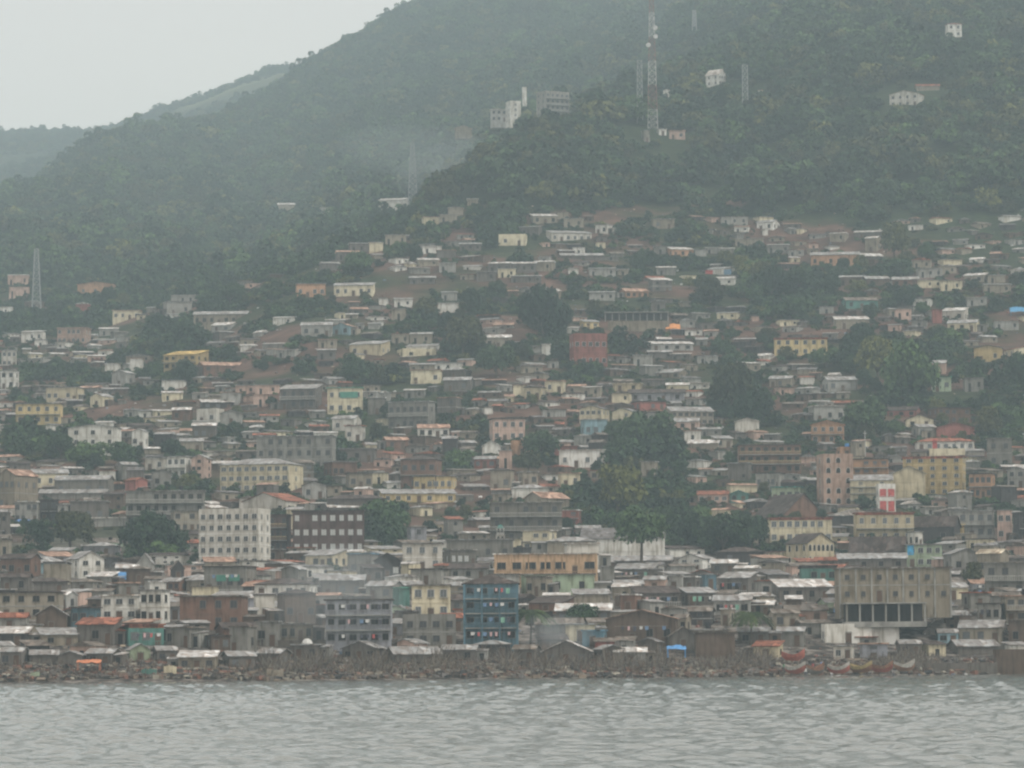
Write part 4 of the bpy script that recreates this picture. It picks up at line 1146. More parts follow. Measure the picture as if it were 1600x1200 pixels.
parts = []
for n, pm, pM, dm, dM, rr in ((10500, -450, 2150, 1500, 2200, (3.6, 7.6)), (19500, -450, 2150, 2150, 3300, (4.2, 7.5)), (15000, -260, 1000, 3250, 4350, (3.6, 6.2)), (6000, -200, 560, 4560, 5400, (3.2, 6))):
    x, D, z, P, Q = sample(n, pm, pM, dm, dM); f, bare_ = forest_mask(P, Q, D)
    r = (rr[0] * .7 + (rr[1] * 1.25 - rr[0] * .7) * rng.random(n) ** 1.7) * (1 + .35 * vnoise(x / 40, D / 40, 12))
    ok = f & ~bare_ & (Q > -170) & clear_of_houses(P, Q, D, r)
    if dm == 3250: r *= np.where(P < 330, .7, 1)
    if dm == 4560:
        ok &= (P < 262) | (vnoise(x / 90, D / 90, 14) > .45)
    parts.append(np.stack([x, D, z - r * .25, r], 1)[ok])
A = np.concatenate(parts)
forest = scatter('forest', A[:, :3], A[:, 3], FC, 'dense dark green forest covering the slopes above the town')
BC = [crown_mesh(40 + s, 6, 26, f, .17, LEAF[s % 3]) for s, f in enumerate((.6, .75, .5, .9))]
x, D, z, P, Q = sample(135000, -200, 1850, 900, 2200)
r = (.9 + 2.9 * rng.random(len(x)) ** 2) * (1 + .3 * vnoise(x / 25, D / 25, 15)); f, bare_ = forest_mask(P, Q, D)
r = np.where((vnoise(x / 33, D / 33, 44) > .2) & (D > 1050), r * 1.7, r)
ok = (~f | bare_) & (vnoise(x / 20, D / 20, 16) + .55 * vnoise(x / 60, D / 60, 17) > np.where(bare_, .35, np.where(D < 1030, .25, -.35))) & clear_of_houses(P, Q, D, r)
print('under', ok.sum(), 'of', len(ok)); scatter('undergrowth', np.stack([x, D, z - r * .2], 1)[ok], r[ok], BC, 'low green bushes and scrub between the hillside houses')
# ---------------------------------------------------------------- water
def sea():
    dang = np.concatenate([-np.geomspace(3.14, .17, 24), np.linspace(-.16, .16, 560), np.geomspace(.17, 3.14, 24)])
    rr = [1.0, 15, 40, 80]; d = 100.0
    while d < 780: rr.append(d); d += max(.22, d * d / 190000)
    rr += [800, 1000, 1500, 2500, 4500]
    rr = np.array(rr); A, Rr = np.meshgrid(dang, rr, indexing='ij')
    X = Rr * np.sin(A); Y = Rr * np.cos(A); Z = np.zeros_like(X)
    g = np.random.default_rng(3)
    for i in range(36):
        lam = math.exp(g.uniform(math.log(.65), math.log(5.6))); k = 2 * PI / lam; th = math.radians(g.normal(-62, 30)); ph = g.uniform(0, 6.28)
        amp = .0070 * lam ** 1.15 * g.uniform(.5, 1.3)
        p = k * (X * math.cos(th) + Y * math.sin(th)) + ph + .6 * vnoise(X / (lam * 4), Y / (lam * 4), i)
        fade = np.clip((lam - d_step(Rr) * 1.0) / lam, 0, 1)
        Z += fade * amp * (2 * ((np.sin(p) + 1) / 2) ** 2.6 - .7)
    Z *= (.85 + .8 * np.clip((Rr - 230) / 300, 0, 1)) * (1 + .25 * vnoise(X / 9, Y / 22, 77))
    edge = (np.abs(A) <= .16) & (Rr >= 100) & (Rr <= 790)
    Z = np.where(edge, Z, 0)
    m, nt, b = nodes('sea_water')
    b.inputs['Base Color'].default_value = (.135, .158, .147, 1); b.inputs['Roughness'].default_value = .05; b.inputs['IOR'].default_value = 1.52; b.inputs['Specular IOR Level'].default_value = .5
    n1 = noise(nt, 1.8, 'Object', 6, stretch=(.7, 1.5, 1)); n2 = noise(nt, 4.0, 'Object', 3)
    mm = nt.nodes.new('ShaderNodeMath'); mm.operation = 'MULTIPLY_ADD'; nt.links.new(n2, mm.inputs[0]); mm.inputs[1].default_value = .25; nt.links.new(n1, mm.inputs[2])
    bp = nt.nodes.new('ShaderNodeBump'); bp.inputs['Strength'].default_value = .22; bp.inputs['Distance'].default_value = .25
    nt.links.new(mm.outputs[0], bp.inputs['Height']); nt.links.new(bp.outputs[0], b.inputs['Normal'])
    o = grid_mesh('sea', X, Y, Z, m)
    return o
def d_step(d): return np.maximum(.22, d * d / 190000)
sea()

# ---------------------------------------------------------------- lattice masts
STW = flat_mat('mast_steel_white', (.55,.55,.53), .7); STR = flat_mat('mast_steel_red', (.26,.14,.12), .7); STG = flat_mat('mast_steel_grey', (.33,.35,.35), .7)
def mast(px, yb, yt, D, wb, wt, label, bands=None, dishes=0, bar=.14):
    P = at(px, yb, D); m = F / D; H = (yb - yt) / m
    root = empty('lattice_mast', P); tag(root, label, 'mast')
    n = max(6, int(H / 2.6)); mats = [STW, STR] if bands else [STG, STG]
    def half(z): return (wb + (wt - wb) * z / H) / 2
    def mi(z):
        if not bands: return 0
        return int((z / H) * bands) % 2
    for sx, sy in ((-1,-1),(1,-1),(1,1),(-1,1)):
        b = MB()
        for k in range(n):
            z0, z1 = H * k / n, H * (k + 1) / n
            b.bar((sx * half(z0), sy * half(z0), z0 - (2 if k == 0 else 0)), (sx * half(z1), sy * half(z1), z1), bar, mi(z0))
        b.build('leg', mats, root)
    for fx in range(4):
        c = [(-1,-1),(1,-1),(1,1),(-1,1)]; p, q = c[fx], c[(fx + 1) % 4]; b = MB()
        for k in range(n):
            z0, z1 = H * k / n, H * (k + 1) / n; h0, h1 = half(z0), half(z1)
            b.bar((p[0]*h0, p[1]*h0, z0), (q[0]*h1, q[1]*h1, z1), bar * .6, mi(z0)); b.bar((q[0]*h0, q[1]*h0, z0), (p[0]*h1, p[1]*h1, z1), bar * .6, mi(z0))
            b.bar((p[0]*h1, p[1]*h1, z1), (q[0]*h1, q[1]*h1, z1), bar * .6, mi(z0))
        b.build('bracing', mats, root)
    for i in range(dishes):
        z = H * (.52 + .05 * i); s = (-1, 1, 1, -1)[i % 4]; b = MB()
        b.bar((s * (half(z) + .3), -half(z) - .1, z), (s * (half(z) + .3), -half(z) - .9, z + .1), .5, 0, 1.0, 12); b.build('dish_antenna', STW, root)
mast(1020, 210, -60, 1726, 4.4, 1.0, 'tallest red and white lattice mast on the wooded knoll', 7, 3, .095)
mast(1000, 186, 93, 1730, 2.4, 2.0, 'slim grey lattice mast just left of the tallest red and white mast', None, 0, .13)
mast(1165, 212, 100, 1760, 2.6, 2.2, 'slim grey lattice mast right of the lone white forest villa', None, 0, .12)
mast(645, 326, 222, 1890, 4.6, 1.6, 'pale hazy lattice mast beside the white house on the crest', None, 0, .11)
mast(57, 492, 388, 1800, 4.2, 1.6, 'faint hazy lattice mast among houses at the far side of town', None, 0, .13)
mast(1085, 42, 16, 2300, 2.4, 1.8, 'short faint mast on the distant forested slope', None, 0, .2)
b = MB(); P = at(1352, 713, hit(1352, 713)); b.bar((0,0,-1), (0,0,7.4), .16, 0, .12, 8); b.box(-.5,.5,-.1,.1,6.6,6.8)
o = b.build('utility_pole', RAIL); o.location = P; tag(o, 'pale pole on grass above the pink arched block', 'pole')
# utility poles through the town
rp = random.Random(3)

# ---------------------------------------------------------------- mosque tower
def minaret():
    D = 1000; P = at(782, 866, D); m = F / D; root = empty('minaret', P); tag(root, 'short white prayer tower with green dome beside the stepped concrete house', 'minaret')
    wm = wall_mat('w'); s = 1 / m
    for k, (z0, z1, hw) in enumerate(((-3, 17, 8), (17.4, 30, 7), (30.4, 40, 6))):
        b = MB(); b.box(-hw*s, hw*s, -hw*s, hw*s, z0*s if k else -3, z1*s); b.box(-hw*s-.15, hw*s+.15, -hw*s-.15, hw*s+.15, z1*s, (z1+.4)*s); b.build('tower_stage', wm, root)
        for i in (-1, 1): link('window', UW['D'], root, (i * hw * s * .45, -hw * s, max(z0, 0) * s + 4.5 * s), 0, (3.2 * s, 1, 5.5 * s))
    dome(root, 0, 0, 40.4 * s, 6.4 * s, 7 * s)
def dome(root, x, y, z, r, h):
    b = MB(); n = 12; rings = 6
    for i in range(rings):
        a0, a1 = PI / 2 * i / rings, PI / 2 * (i + 1) / rings
        for j in range(n):
            t0, t1 = 2 * PI * j / n, 2 * PI * (j + 1) / n
            p = lambda a, t: (x + r * math.cos(a) * math.cos(t), y + r * math.cos(a) * math.sin(t), z + h * math.sin(a))
            b.quad([p(a0, t0), p(a0, t1), p(a1, t1), p(a1, t0)])
    return b.build('dome', flat_mat('green_dome_paint', (.08,.33,.28), .5), root)
minaret()
D = 985; P = at(832, 866, D); root = empty('mosque', P); tag(root, 'small white prayer hall with a flattened green dome', 'mosque')
b = MB(); b.box(-2.6, 2.6, -2, 2, -2, 1.4); b.box(-2.7, 2.7, -2.1, 2.1, 1.4, 1.6); b.build('wall', wall_mat('w'), root); dome(root, 0, 0, 1.6, 1.9, 1.8)

# red panels of the stair tower, blue panel of the green house, sign disc
def panel_on(ph, x0, x1, y0, y1, mat, name='panel'):
    h = next(q for q in HOUSES if q['phrase'] == ph); D = h['D']; m = F / D; b = MB()
    cx = (h['x0'] + h['x1']) / 2
    b.box((x0 - cx) / m, (x1 - cx) / m, -h['d'] / 2 - .12, -h['d'] / 2 - .03, (h['yb'] - y1) / m, (h['yb'] - y0) / m); return b.build(name, mat, h['root'])
RP = flat_mat('red_window_panel', (.5,.10,.09), .6)
for (a, c) in ((1373, 1383), (1386, 1396)):
    for (y0, y1) in ((764, 776), (783, 799)): panel_on('the stair tower with red panels', a, c, y0, y1, RP)
panel_on('the pale green house with blue panel', 1416, 1426, 851, 867, flat_mat('bright_blue_sheet', (.06,.35,.60), .6))
panel_on('the white bungalow with red door', 1455, 1462, 686, 704, RP, 'door')

GP = flat_mat('green_panel', (.08,.27,.20), .7)
panel_on('the house with green balcony panels', 346, 362, 898, 908, GP); panel_on('the house with green balcony panels', 366, 384, 898, 908, GP)
panel_on('the pale green house with turquoise base', 1206, 1255, 778, 784, flat_mat('turquoise_panel', (.10,.38,.34), .7))
for a_, c_, mt_ in ((1106, 1118, RP), (1122, 1133, wall_mat('w')), (1136, 1148, flat_mat('faded_blue_panel', (.18,.30,.42), .7))): panel_on('the house with coloured panels', a_, c_, 421, 429, mt_)
panel_on('the cream house with green balcony', 532, 560, 612, 622, GP)

# ---------------------------------------------------------------- tents, tarps, domes
def tarp(px0, px1, py, hpx, col, name, label, cat='tarpaulin', D=None):
    D = D or hit((px0 + px1) / 2, py); P = at((px0 + px1) / 2, py, D); m = F / D; w = (px1 - px0) / m; h = hpx / m; b = MB(); n = 8
    r = random.Random(px0); g = [[(-w/2 + w*i/n, -1.2 + 2.4*j/4, h * (.35 + .6 * (j/4)) * (1 - .25*abs(i/n-.5)) + r.uniform(-.12,.12)) for j in range(5)] for i in range(n + 1)]
    for i in range(n):
        for j in range(4): b.hexa([g[i][j], g[i+1][j], g[i+1][j+1], g[i][j+1]] + [(p[0], p[1], p[2] + .03) for p in (g[i][j], g[i+1][j], g[i+1][j+1], g[i][j+1])])
    for sx in (-1, 1):
        b.bar((sx*w*.45, -1, -1), (sx*w*.45, -1, h*.3), .06); b.bar((sx*w*.45, 1, -1), (sx*w*.45, 1, h*.8), .06)
    o = b.build(name, flat_mat(name + '_cloth_%d%d' % (col[0]*100, col[2]*100), col, .8, .3, 1)); o.location = P; tag(o, label, cat)
tarp(1040, 1063, 519, 15, (.62,.27,.10), 'tarpaulin', 'bright orange canopy beside the terrace wall below the pillared ruin')
tarp(168, 206, 912, 20, (.10,.28,.55), 'tarpaulin', 'blue tarpaulin right of the white gable ended house')
tarp(120, 158, 1038, 8, (.52,.20,.10), 'tarpaulin', 'orange sheet over a shore shack roof', D=668)
tarp(24, 48, 820, 9, (.12,.26,.55), 'tarpaulin', 'blue tarpaulin below the house with lattice windows')
tarp(1578, 1604, 492, 14, (.10,.30,.50), 'tarpaulin', 'blue sheet on the hillside near the forest edge')
tarp(1086, 1101, 335, 6, (.5,.12,.10), 'tarpaulin', 'small red sheet high above the tan house on the slope')
tarp(1042, 1072, 1018, 10, (.10,.30,.55), 'tarpaulin', 'blue tarpaulin over pale sacks on the shore', D=672)
tarp(500, 520, 772, 8, (.10,.2,.4), 'tarpaulin', 'dull blue sheet between dark roofs below the brown row house')
b = MB(); D = hit(480, 1010); P = at(480, 1012, D)
dm = dome(None, 0, 0, 0, 1.0, 1.15); dm.name = 'water_tank'; dm.data.materials[0] = flat_mat('white_tank', (.65,.65,.62)); dm.location = at(480, 1008, D - 3); tag(dm, 'small white domed tank beside shore shacks', 'water tank')

# ---------------------------------------------------------------- boats on the beach
HUL = {c: flat_mat('boat_paint_' + c, v, .6, .35, 2) for c, v in (('red', (.36,.11,.08)), ('white', (.42,.40,.36)), ('grey', (.2,.18,.16)), ('yellow', (.38,.30,.14)), ('brown', (.25,.13,.08)))}
def boat(px, py, wpx, yaw, c1, c2, label, D=None):
    D = D or hit(px, py); P = at(px, py, D); L = wpx / (F / D) / max(.35, abs(math.cos(yaw))); root = empty('fishing_boat', (P.x, P.y + 1, P.z + .1), yaw); tag(root, label, 'boat', 'fishing boats drawn up on the beach')
    n = 12; hull = MB(); st = MB(); prof = []
    for i in range(n + 1):
        t = i / n * 2 - 1; bw = .95 * (1 - abs(t) ** 2.6) + .05; z0 = .05 + .75 * abs(t) ** 3; z1 = 1.15 + .85 * t * t * (1.25 if t > 0 else .7)
        prof.append((t * L / 2, bw, z0, z1))
    for i in range(n):
        a, c = prof[i], prof[i + 1]
        for s in (-1, 1):
            for (u0, w0, u1, w1, tgt) in ((0, .25, .55, .85, hull), (.55, .85, 1, 1, st)):
                pa = lambda p, u, w: (p[0], s * p[1] * w, p[2] + (p[3] - p[2]) * u)
                q = [pa(a, u0, w0), pa(c, u0, w0), pa(c, u1, w1), pa(a, u1, w1)]
                tgt.quad(q if s < 0 else q[::-1]); tgt.quad([(x, y * .93, z + .02) for x, y, z in (q[::-1] if s < 0 else q)])
        hull.quad([(a[0], -a[1]*.25, a[2]), (a[0], a[1]*.25, a[2]), (c[0], c[1]*.25, c[2]), (c[0], -c[1]*.25, c[2])])
    hull.build('hull', HUL[c1], root); st.build('gunwale', HUL[c2], root)
    for t in (-.5, -.15, .2, .5):
        b = MB(); b.box(t*L/2-.12, t*L/2+.12, -.8, .8, .95, 1.0); b.build('bench', HUL['brown'], root)
boat(1240, 1034, 36, -.2, 'red', 'red', 'red wooden boat lying highest on the beach', 700)
boat(1243, 1054, 30, -.9, 'red', 'white', 'red boat with white rim nearest the left end of the beached row', 690)
boat(1275, 1055, 30, .7, 'grey', 'brown', 'dull grey boat between the two red boats of the beached row', 690)
boat(1311, 1054, 34, -.35, 'red', 'white', 'red boat with broad white top plank below the beach hut', 690)
boat(1346, 1053, 32, -.8, 'brown', 'yellow', 'brown boat with yellow rim beside a white topped red boat', 691)
boat(1378, 1052, 36, -.1, 'red', 'brown', 'dark red boat lying side on to the water', 692)
boat(1414, 1050, 34, .5, 'brown', 'white', 'brown boat with white bow at the right end of the beached row', 692)

# ---------------------------------------------------------------- people on the beach
def person_mesh():
    J = [((0,0,.93),.15),((0,0,1.2),.15),((0,0,1.42),.12),((0,0,1.52),.055),((0,-.01,1.64),.095),((0,-.01,1.72),.08),
         ((.17,0,1.40),.06),((.27,-.02,1.13),.045),((.28,-.12,.90),.036),((.28,-.16,.82),.03),((-.17,0,1.40),.06),((-.25,.03,1.13),.045),((-.27,-.04,.88),.036),((-.27,-.07,.80),.03),
         ((.10,0,.86),.09),((.11,-.05,.48),.062),((.12,.04,.08),.042),((.12,-.10,.04),.035),((-.10,0,.86),.09),((-.12,.06,.48),.062),((-.13,.16,.08),.042),((-.13,.04,.04),.035)]
    E = [(0,1),(1,2),(2,3),(3,4),(4,5),(2,6),(6,7),(7,8),(8,9),(2,10),(10,11),(11,12),(12,13),(0,14),(14,15),(15,16),(16,17),(0,18),(18,19),(19,20),(20,21)]
    me = bpy.data.meshes.new('person'); me.from_pydata([j[0] for j in J], E, []); o = bpy.data.objects.new('tmp', me); COL.objects.link(o)
    md = o.modifiers.new('s', 'SKIN'); 
    if not me.skin_vertices: return None
    for i, j in enumerate(J): me.skin_vertices[0].data[i].radius = (j[1], j[1])
    me.skin_vertices[0].data[0].use_root = True
    s = o.modifiers.new('u', 'SUBSURF'); s.levels = 1
    dg = bpy.context.evaluated_depsgraph_get(); dg.update(); r = bpy.data.meshes.new_from_object(o.evaluated_get(dg)); bpy.data.objects.remove(o); return r
def clothes(nm, shirt, tr):
    m, nt, b = nodes('figure_' + nm); t = nt.nodes.new('ShaderNodeTexCoord'); s = nt.nodes.new('ShaderNodeSeparateXYZ'); nt.links.new(t.outputs['Object'], s.inputs[0])
    mp = nt.nodes.new('ShaderNodeMath'); mp.operation = 'DIVIDE'; nt.links.new(s.outputs[2], mp.inputs[0]); mp.inputs[1].default_value = 2
    r = nt.nodes.new('ShaderNodeValToRGB'); r.color_ramp.interpolation = 'CONSTANT'; e = r.color_ramp.elements; sk = (.09,.05,.035)
    e[0].position = 0; e[0].color = (*sk, 1); e[1].position = .06; e[1].color = (*tr, 1)
    for p, c in ((.475, shirt), (.735, sk), (.85, (.01,.01,.01))): n = e.new(p); n.color = (*c, 1)
    nt.links.new(mp.outputs[0], r.inputs[0]); nt.links.new(r.outputs[0], b.inputs['Base Color']); b.inputs['Roughness'].default_value = .9; return m
try: bpy.ops
except Exception: pass
_pb = None
try:
    _pb = person_mesh()
except Exception as ex: print('person', ex)
if _pb and len(_pb.polygons):
    for k, (px, py, nm, sh, tr, lb, dd) in enumerate((
        (1259, 1040, 'white', (.7,.7,.68), (.1,.1,.12), 'person in a white shirt standing by the highest red boat', 700),
        (1299, 1036, 'pale', (.65,.62,.6), (.3,.3,.32), 'person in pale clothes standing in front of the white beach hut', 698),
        (1270, 1032, 'red', (.5,.1,.1), (.1,.1,.15), 'person in a red shirt behind the beached boats', 706),
        (1283, 1030, 'blue', (.1,.2,.45), (.08,.08,.08), 'person in a blue shirt left of the white beach hut', 708),
        (1345, 1036, 'yellow', (.6,.5,.15), (.15,.12,.1), 'person in a yellow shirt right of the white beach hut', 700),
        (1396, 1040, 'dark', (.06,.06,.07), (.2,.2,.2), 'person in dark clothes above the dark red boat', 698),
        (1225, 1036, 'green', (.1,.3,.15), (.1,.1,.1), 'person in a green shirt left of all the boats', 704),
        (1247, 1026, 'pink', (.6,.3,.3), (.3,.25,.2), 'person in a pink top uphill of the highest red boat', 712))):
        me = _pb.copy(); me.materials.clear(); me.materials.append(clothes(nm, sh, tr)); me.polygons.foreach_set('use_smooth', [True] * len(me.polygons))
        D = dd; x = ray(px, py).x * D; o = link('person', me, None, (x, D, tz(x, D)), random.uniform(-1.5, 1.5)); tag(o, lb, 'person', 'people on the beach')

# ---------------------------------------------------------------- washing lines
for (P0, yaw, w, hi) in LAUNDRY:
    root = empty('washing_line', P0, yaw); h = HOUSES[hi]; h.setdefault('lines', []).append(root)
    b = MB(); b.bar((-w/2, 0, 0), (w/2, 0, 0), .015); b.build('line', RAIL, root)
    n = max(3, int(w / .95))
    for i in range(n):
        if random.random() < .62: link('garment', random.choice(GARM), root, (-w/2 + w * (i + .5) / n + random.uniform(-.1, .1), 0, 0), random.uniform(-.2, .2))

# ---------------------------------------------------------------- rubbish bank, drift timber and scrap
def debris(name, n, fn, mats, label):
    m = MB()
    for _ in range(n):
        px, D, s, k = fn(); x = (px - 800) / F * D; z = tz(x, D)
        c = Vector((x, D, z)); e = Matrix.Rotation(random.uniform(0, 6.28), 3, 'Z') @ Matrix.Rotation(random.uniform(-.6, .6), 3, 'X')
        if k == 'stick':
            d = Vector((random.uniform(-.5, .5), random.uniform(-.4, .4), random.uniform(.3, 1))).normalized() * s * 1.3; m.bar(c, c + d, .05, random.randrange(len(mats)), .03, 3)
        else:
            a = s * random.uniform(.3, .6); bb = s * random.uniform(.2, .5); t = s * (.05 if k == 'sheet' else .3)
            pts = [e @ Vector(p) + c + Vector((0, 0, .1)) for p in ((-a,-bb,-t),(a,-bb,-t),(a,bb,-t),(-a,bb,-t),(-a,-bb,t),(a,-bb,t),(a,bb,t),(-a,bb,t))]; m.hexa(pts, random.randrange(len(mats)))
    o = m.build(name, mats); tag(o, label, None, None, 'stuff')
def shore_d(px): return float(np.interp(px, [0, 400, 800, 1200, 1600], [660, 668, 683, 699, 713]))
DM = [flat_mat('rubbish_' + n, c) for n, c in (('brown', (.09,.07,.055)), ('dark', (.05,.045,.04)), ('grey', (.16,.15,.14)), ('dun', (.20,.16,.12)), ('soot', (.03,.03,.03)), ('rust', (.12,.08,.06)), ('cream', (.28,.26,.21)), ('mud', (.08,.07,.06)), ('dusty', (.13,.12,.105)), ('rust2', (.2,.10,.07)))]
def f1():
    px = random.uniform(-60, 1230) if random.random() < .85 else random.uniform(1230, 1660)
    D = shore_d(px) + random.uniform(1, 17); return px, D, random.uniform(.3, 1.4), random.choice(('stick', 'lump', 'lump', 'sheet'))
debris('rubbish_bank', 11000, f1, DM, 'bank of rubbish, brushwood and debris along the waterline')
def f2():
    px = random.uniform(380, 1200) if random.random() < .8 else random.uniform(1355, 1465); D = shore_d(px) + random.uniform(6, 20); g_ = .6 + .6 * vnoise(np.array([px / 22.]), np.array([D / 9.]), 5)[0]; return px, D, max(.3, g_) * random.uniform(1.0, 2.9), 'stick' if random.random() < .8 else 'sheet'
debris('brushwood', 9500, f2, [DM[0], DM[2], DM[3], flat_mat('dry_stick', (.22,.20,.16))], 'heaps of dry brushwood and drift timber on the shore bank')
SC = [flat_mat('scrap_' + n, c, .6) for n, c in (('white', (.6,.6,.58)), ('pale', (.36,.36,.34)), ('grey', (.25,.25,.25)), ('blue', (.16,.22,.3)), ('red', (.25,.12,.1)), ('mud', (.13,.11,.09)), ('mud2', (.18,.15,.12)), ('dark', (.06,.06,.06)), ('dark2', (.1,.09,.08)), ('rust', (.2,.1,.06)), ('tan', (.35,.28,.2)))]
def f3():
    px = random.uniform(-40, 1640); D = 690 + 900 * random.random() ** 1.6; return px, D, random.uniform(.25, .75) * (1 if D < 900 else 1.3), random.choice(('sheet', 'lump'))
debris('scrap', 7000, f3, SC, 'scattered scrap sheets and household clutter between the houses')
for px, w, hp, c, lb in ((233, 24, 13, 't', 'teal painted board standing on the waterline rubbish'), (266, 20, 18, 'c', 'cream painted boards standing on the waterline'), (55, 14, 12, 'e', 'green painted board on the left shore'), (430, 26, 16, 'k', 'pale board fence on the waterline near brushwood')):
    D = shore_d(px) + 3; P = at(px, 1060, D); m = F / D; b = MB(); n = 6; w_ = w / m; h_ = hp / m
    for i in range(n): b.box(-w_/2 + w_*i/n, -w_/2 + w_*(i+.94)/n, -.04, .04, -1, h_ * random.uniform(.85, 1))
    o = b.build('board_fence', wall_mat(c)); o.location = (P.x, D, tz(P.x, D)); tag(o, lb, 'fence')
# seaside retaining walls and terrace walls
for (x0, x1, yt, yb, c, lb) in ((1420, 1556, 1036, 1050, 'n', 'low rubble sea wall right of the beached boats'),
        (145, 240, 810, 818, 'w', 'long low pale wall above the dark trees'), (1560, 1602, 1006, 1022, 'g', 'grey parapet on the sea wall building'), (380, 620, 1000, 1012, 'n', 'long grey yard wall behind the shore shacks')):
    D = hit((x0 + x1) / 2, yb); P = at((x0 + x1) / 2, yb, D); m = F / D; w_ = (x1 - x0) / m; b = MB(); b.box(-w_/2, w_/2, -.2, .2, -3, (yb - yt) / m); n = max(2, int(w_ / 3))
    for i in range(n + 1): b.box(-w_/2 + w_*i/n - .2, -w_/2 + w_*i/n + .2, -.28, -.2, -3, (yb - yt) / m + .15)
    o = b.build('yard_wall', wall_mat(c)); o.location = P; tag(o, lb, 'wall')

b = MB(); a0, a1 = (1452, 988), (1522, 924); n = 46
for i in range(n):                                     # stairs climbing the gully
    t = i / n; px = a0[0] + (a1[0] - a0[0]) * t; py = a0[1] + (a1[1] - a0[1]) * t; D = hit(px, py)
    if not D: continue
    x = ray(px, py).x * D; z = tz(x, D); b.box(x - 1.3, x + 1.3, D - 1.6 - i * .003, D + 1.6, z - 1.2, z + .18 + i * .0004)
o = b.build('path', flat_mat('worn_concrete_steps', (.24,.22,.19), .95, .4, .8)); tag(o, 'worn flight of steps climbing the gully', None, None, 'structure')

# ---------------------------------------------------------------- labels
SIZE = lambda h: 'tiny' if (h['x1']-h['x0'])*(h['yb']-h['yt']) < 330 else ('small' if (h['x1']-h['x0'])*(h['yb']-h['yt']) < 900 else 'mid sized')
LM = [h for h in HOUSES if h['phrase']]
def near(x, y, D=None, own=None, k=0):
    c = sorted((h for h in LM if h is not own), key=lambda h: math.hypot((h['x0']+h['x1'])/2 - x, ((h['yt']+h['yb'])/2 - y) * 1.25))
    return c[k]
def relation(x, y, h):
    dx = x - (h['x0'] + h['x1']) / 2; dy = y - (h['yt'] + h['yb']) / 2
    if abs(dy) * 1.3 > abs(dx): return 'just uphill of' if dy < 0 and dy > -45 else 'well uphill of' if dy < 0 else 'just downhill of' if dy < 45 else 'well downhill of'
    return 'left of' if dx < 0 else 'right of'
used = {}
def unique(txts):
    for t in txts:
        t = ' '.join(t.split())
        if t not in used and len(t.split()) <= 16: used[t] = 1; return t
    return None
for h in HOUSES:
    if h['label']: used[h['label']] = 1
FL = {1: '', 2: 'two storey', 3: 'three storey', 4: 'four storey', 5: 'five storey'}
for h in HOUSES:
    kind = {'apartment_building': 'block', 'shack': 'shack', 'house': 'house'}[h['root'].name.split('.')[0]]
    if not h['label']:
        cx, cy = (h['x0']+h['x1'])/2, (h['yt']+h['yb'])/2; c = []
        look = f"{SIZE(h)} {WNAME[h['wall']]} {FL.get(h['fl'], '')} {kind} with {RNAME.get(h['roof'], 'grey')} roof"
        look2 = f"{WNAME[h['wall']]} {FL.get(h['fl'], '')} {kind}"
        for k in range(3):
            q = near(cx, cy, own=h, k=k); c.append(f"{look} {relation(cx, cy, q)} {q['phrase']}")
        for k in range(3):
            q = near(cx, cy, own=h, k=k); c.append(f"{look2} {relation(cx, cy, q)} {q['phrase']}")
        for wd in ('farther', 'farthest'):
            q = near(cx, cy, own=h); c.append(f"{wd} {look2} {relation(cx, cy, q)} {q['phrase']}")
        h['label'] = unique(c) or unique([f"{look2} between {near(cx, cy, own=h)['phrase']} and its uphill neighbours"])
    tag(h['root'], h['label'], h['cat'], {'apartment_building': 'multi storey blocks of the town', 'shack': 'shacks packed between the houses', 'house': 'houses on the hillside'}[h['root'].name.split('.')[0]])
    for i, l in enumerate(h.get('lines', [])):
        fl = ['ground floor', 'first floor', 'second floor', 'third floor'][i] if len(h['lines']) > 1 else 'front'
        ph = h['phrase'] or f"the {WNAME[h['wall']]} {kind} {relation((h['x0']+h['x1'])/2, (h['yt']+h['yb'])/2, near((h['x0']+h['x1'])/2, h['yb'], own=h))} {near((h['x0']+h['x1'])/2, h['yb'], own=h)['phrase']}"
        t = f"washing strung along the {fl} of {ph}"
        tag(l, ' '.join(t.split()[:16]), 'washing line', 'washing lines on the house fronts')
KN = ['round dark', 'bushy mid green', 'spreading olive green', 'tall dark', 'broad green', 'low olive']
for t in TREES:
    if not t['label']:
        c = []; sz = 'small' if t['w'] < 34 else ('medium' if t['w'] < 58 else 'large')
        for pre in ('', 'second ', 'third ', 'fourth '):
            for k in range(2):
                q = near(t['x'], t['y'], k=k); c.append(f"{pre}{sz} {KN[t['k']]} tree {relation(t['x'], t['y'], q)} {q['phrase']}")
        t['label'] = unique(c)
        if not t['label']:
            for ch in list(t['root'].children): bpy.data.objects.remove(ch)
            bpy.data.objects.remove(t['root']); t['root'] = None; continue
    tag(t['root'], t['label'], 'tree', 'trees standing between the houses')

# ---------------------------------------------------------------- sky, sun, haze
w = bpy.data.worlds.new('World'); scene.world = w; w.use_nodes = True; nt = w.node_tree; bg = nt.nodes['Background']
sky = nt.nodes.new('ShaderNodeTexSky'); sky.sky_type = 'NISHITA'; sky.sun_disc = False; SUN_EL, SUN_AZ = 50, 118
sky.sun_elevation = math.radians(SUN_EL); sky.sun_rotation = math.radians(SUN_AZ); sky.air_density = 1.2; sky.dust_density = 6
tc = nt.nodes.new('ShaderNodeTexCoord'); cl = nt.nodes.new('ShaderNodeTexNoise'); cl.inputs['Scale'].default_value = 2.2; cl.inputs['Detail'].default_value = 3
mp = nt.nodes.new('ShaderNodeMapping'); mp.inputs['Scale'].default_value = (1, 1, 2.5); nt.links.new(tc.outputs['Generated'], mp.inputs[0]); nt.links.new(mp.outputs[0], cl.inputs['Vector'])
cloud = ramp(nt, cl.outputs['Fac'], [(.3, (8.7,7.75,7.1)), (.7, (10.5,9.4,8.55))])
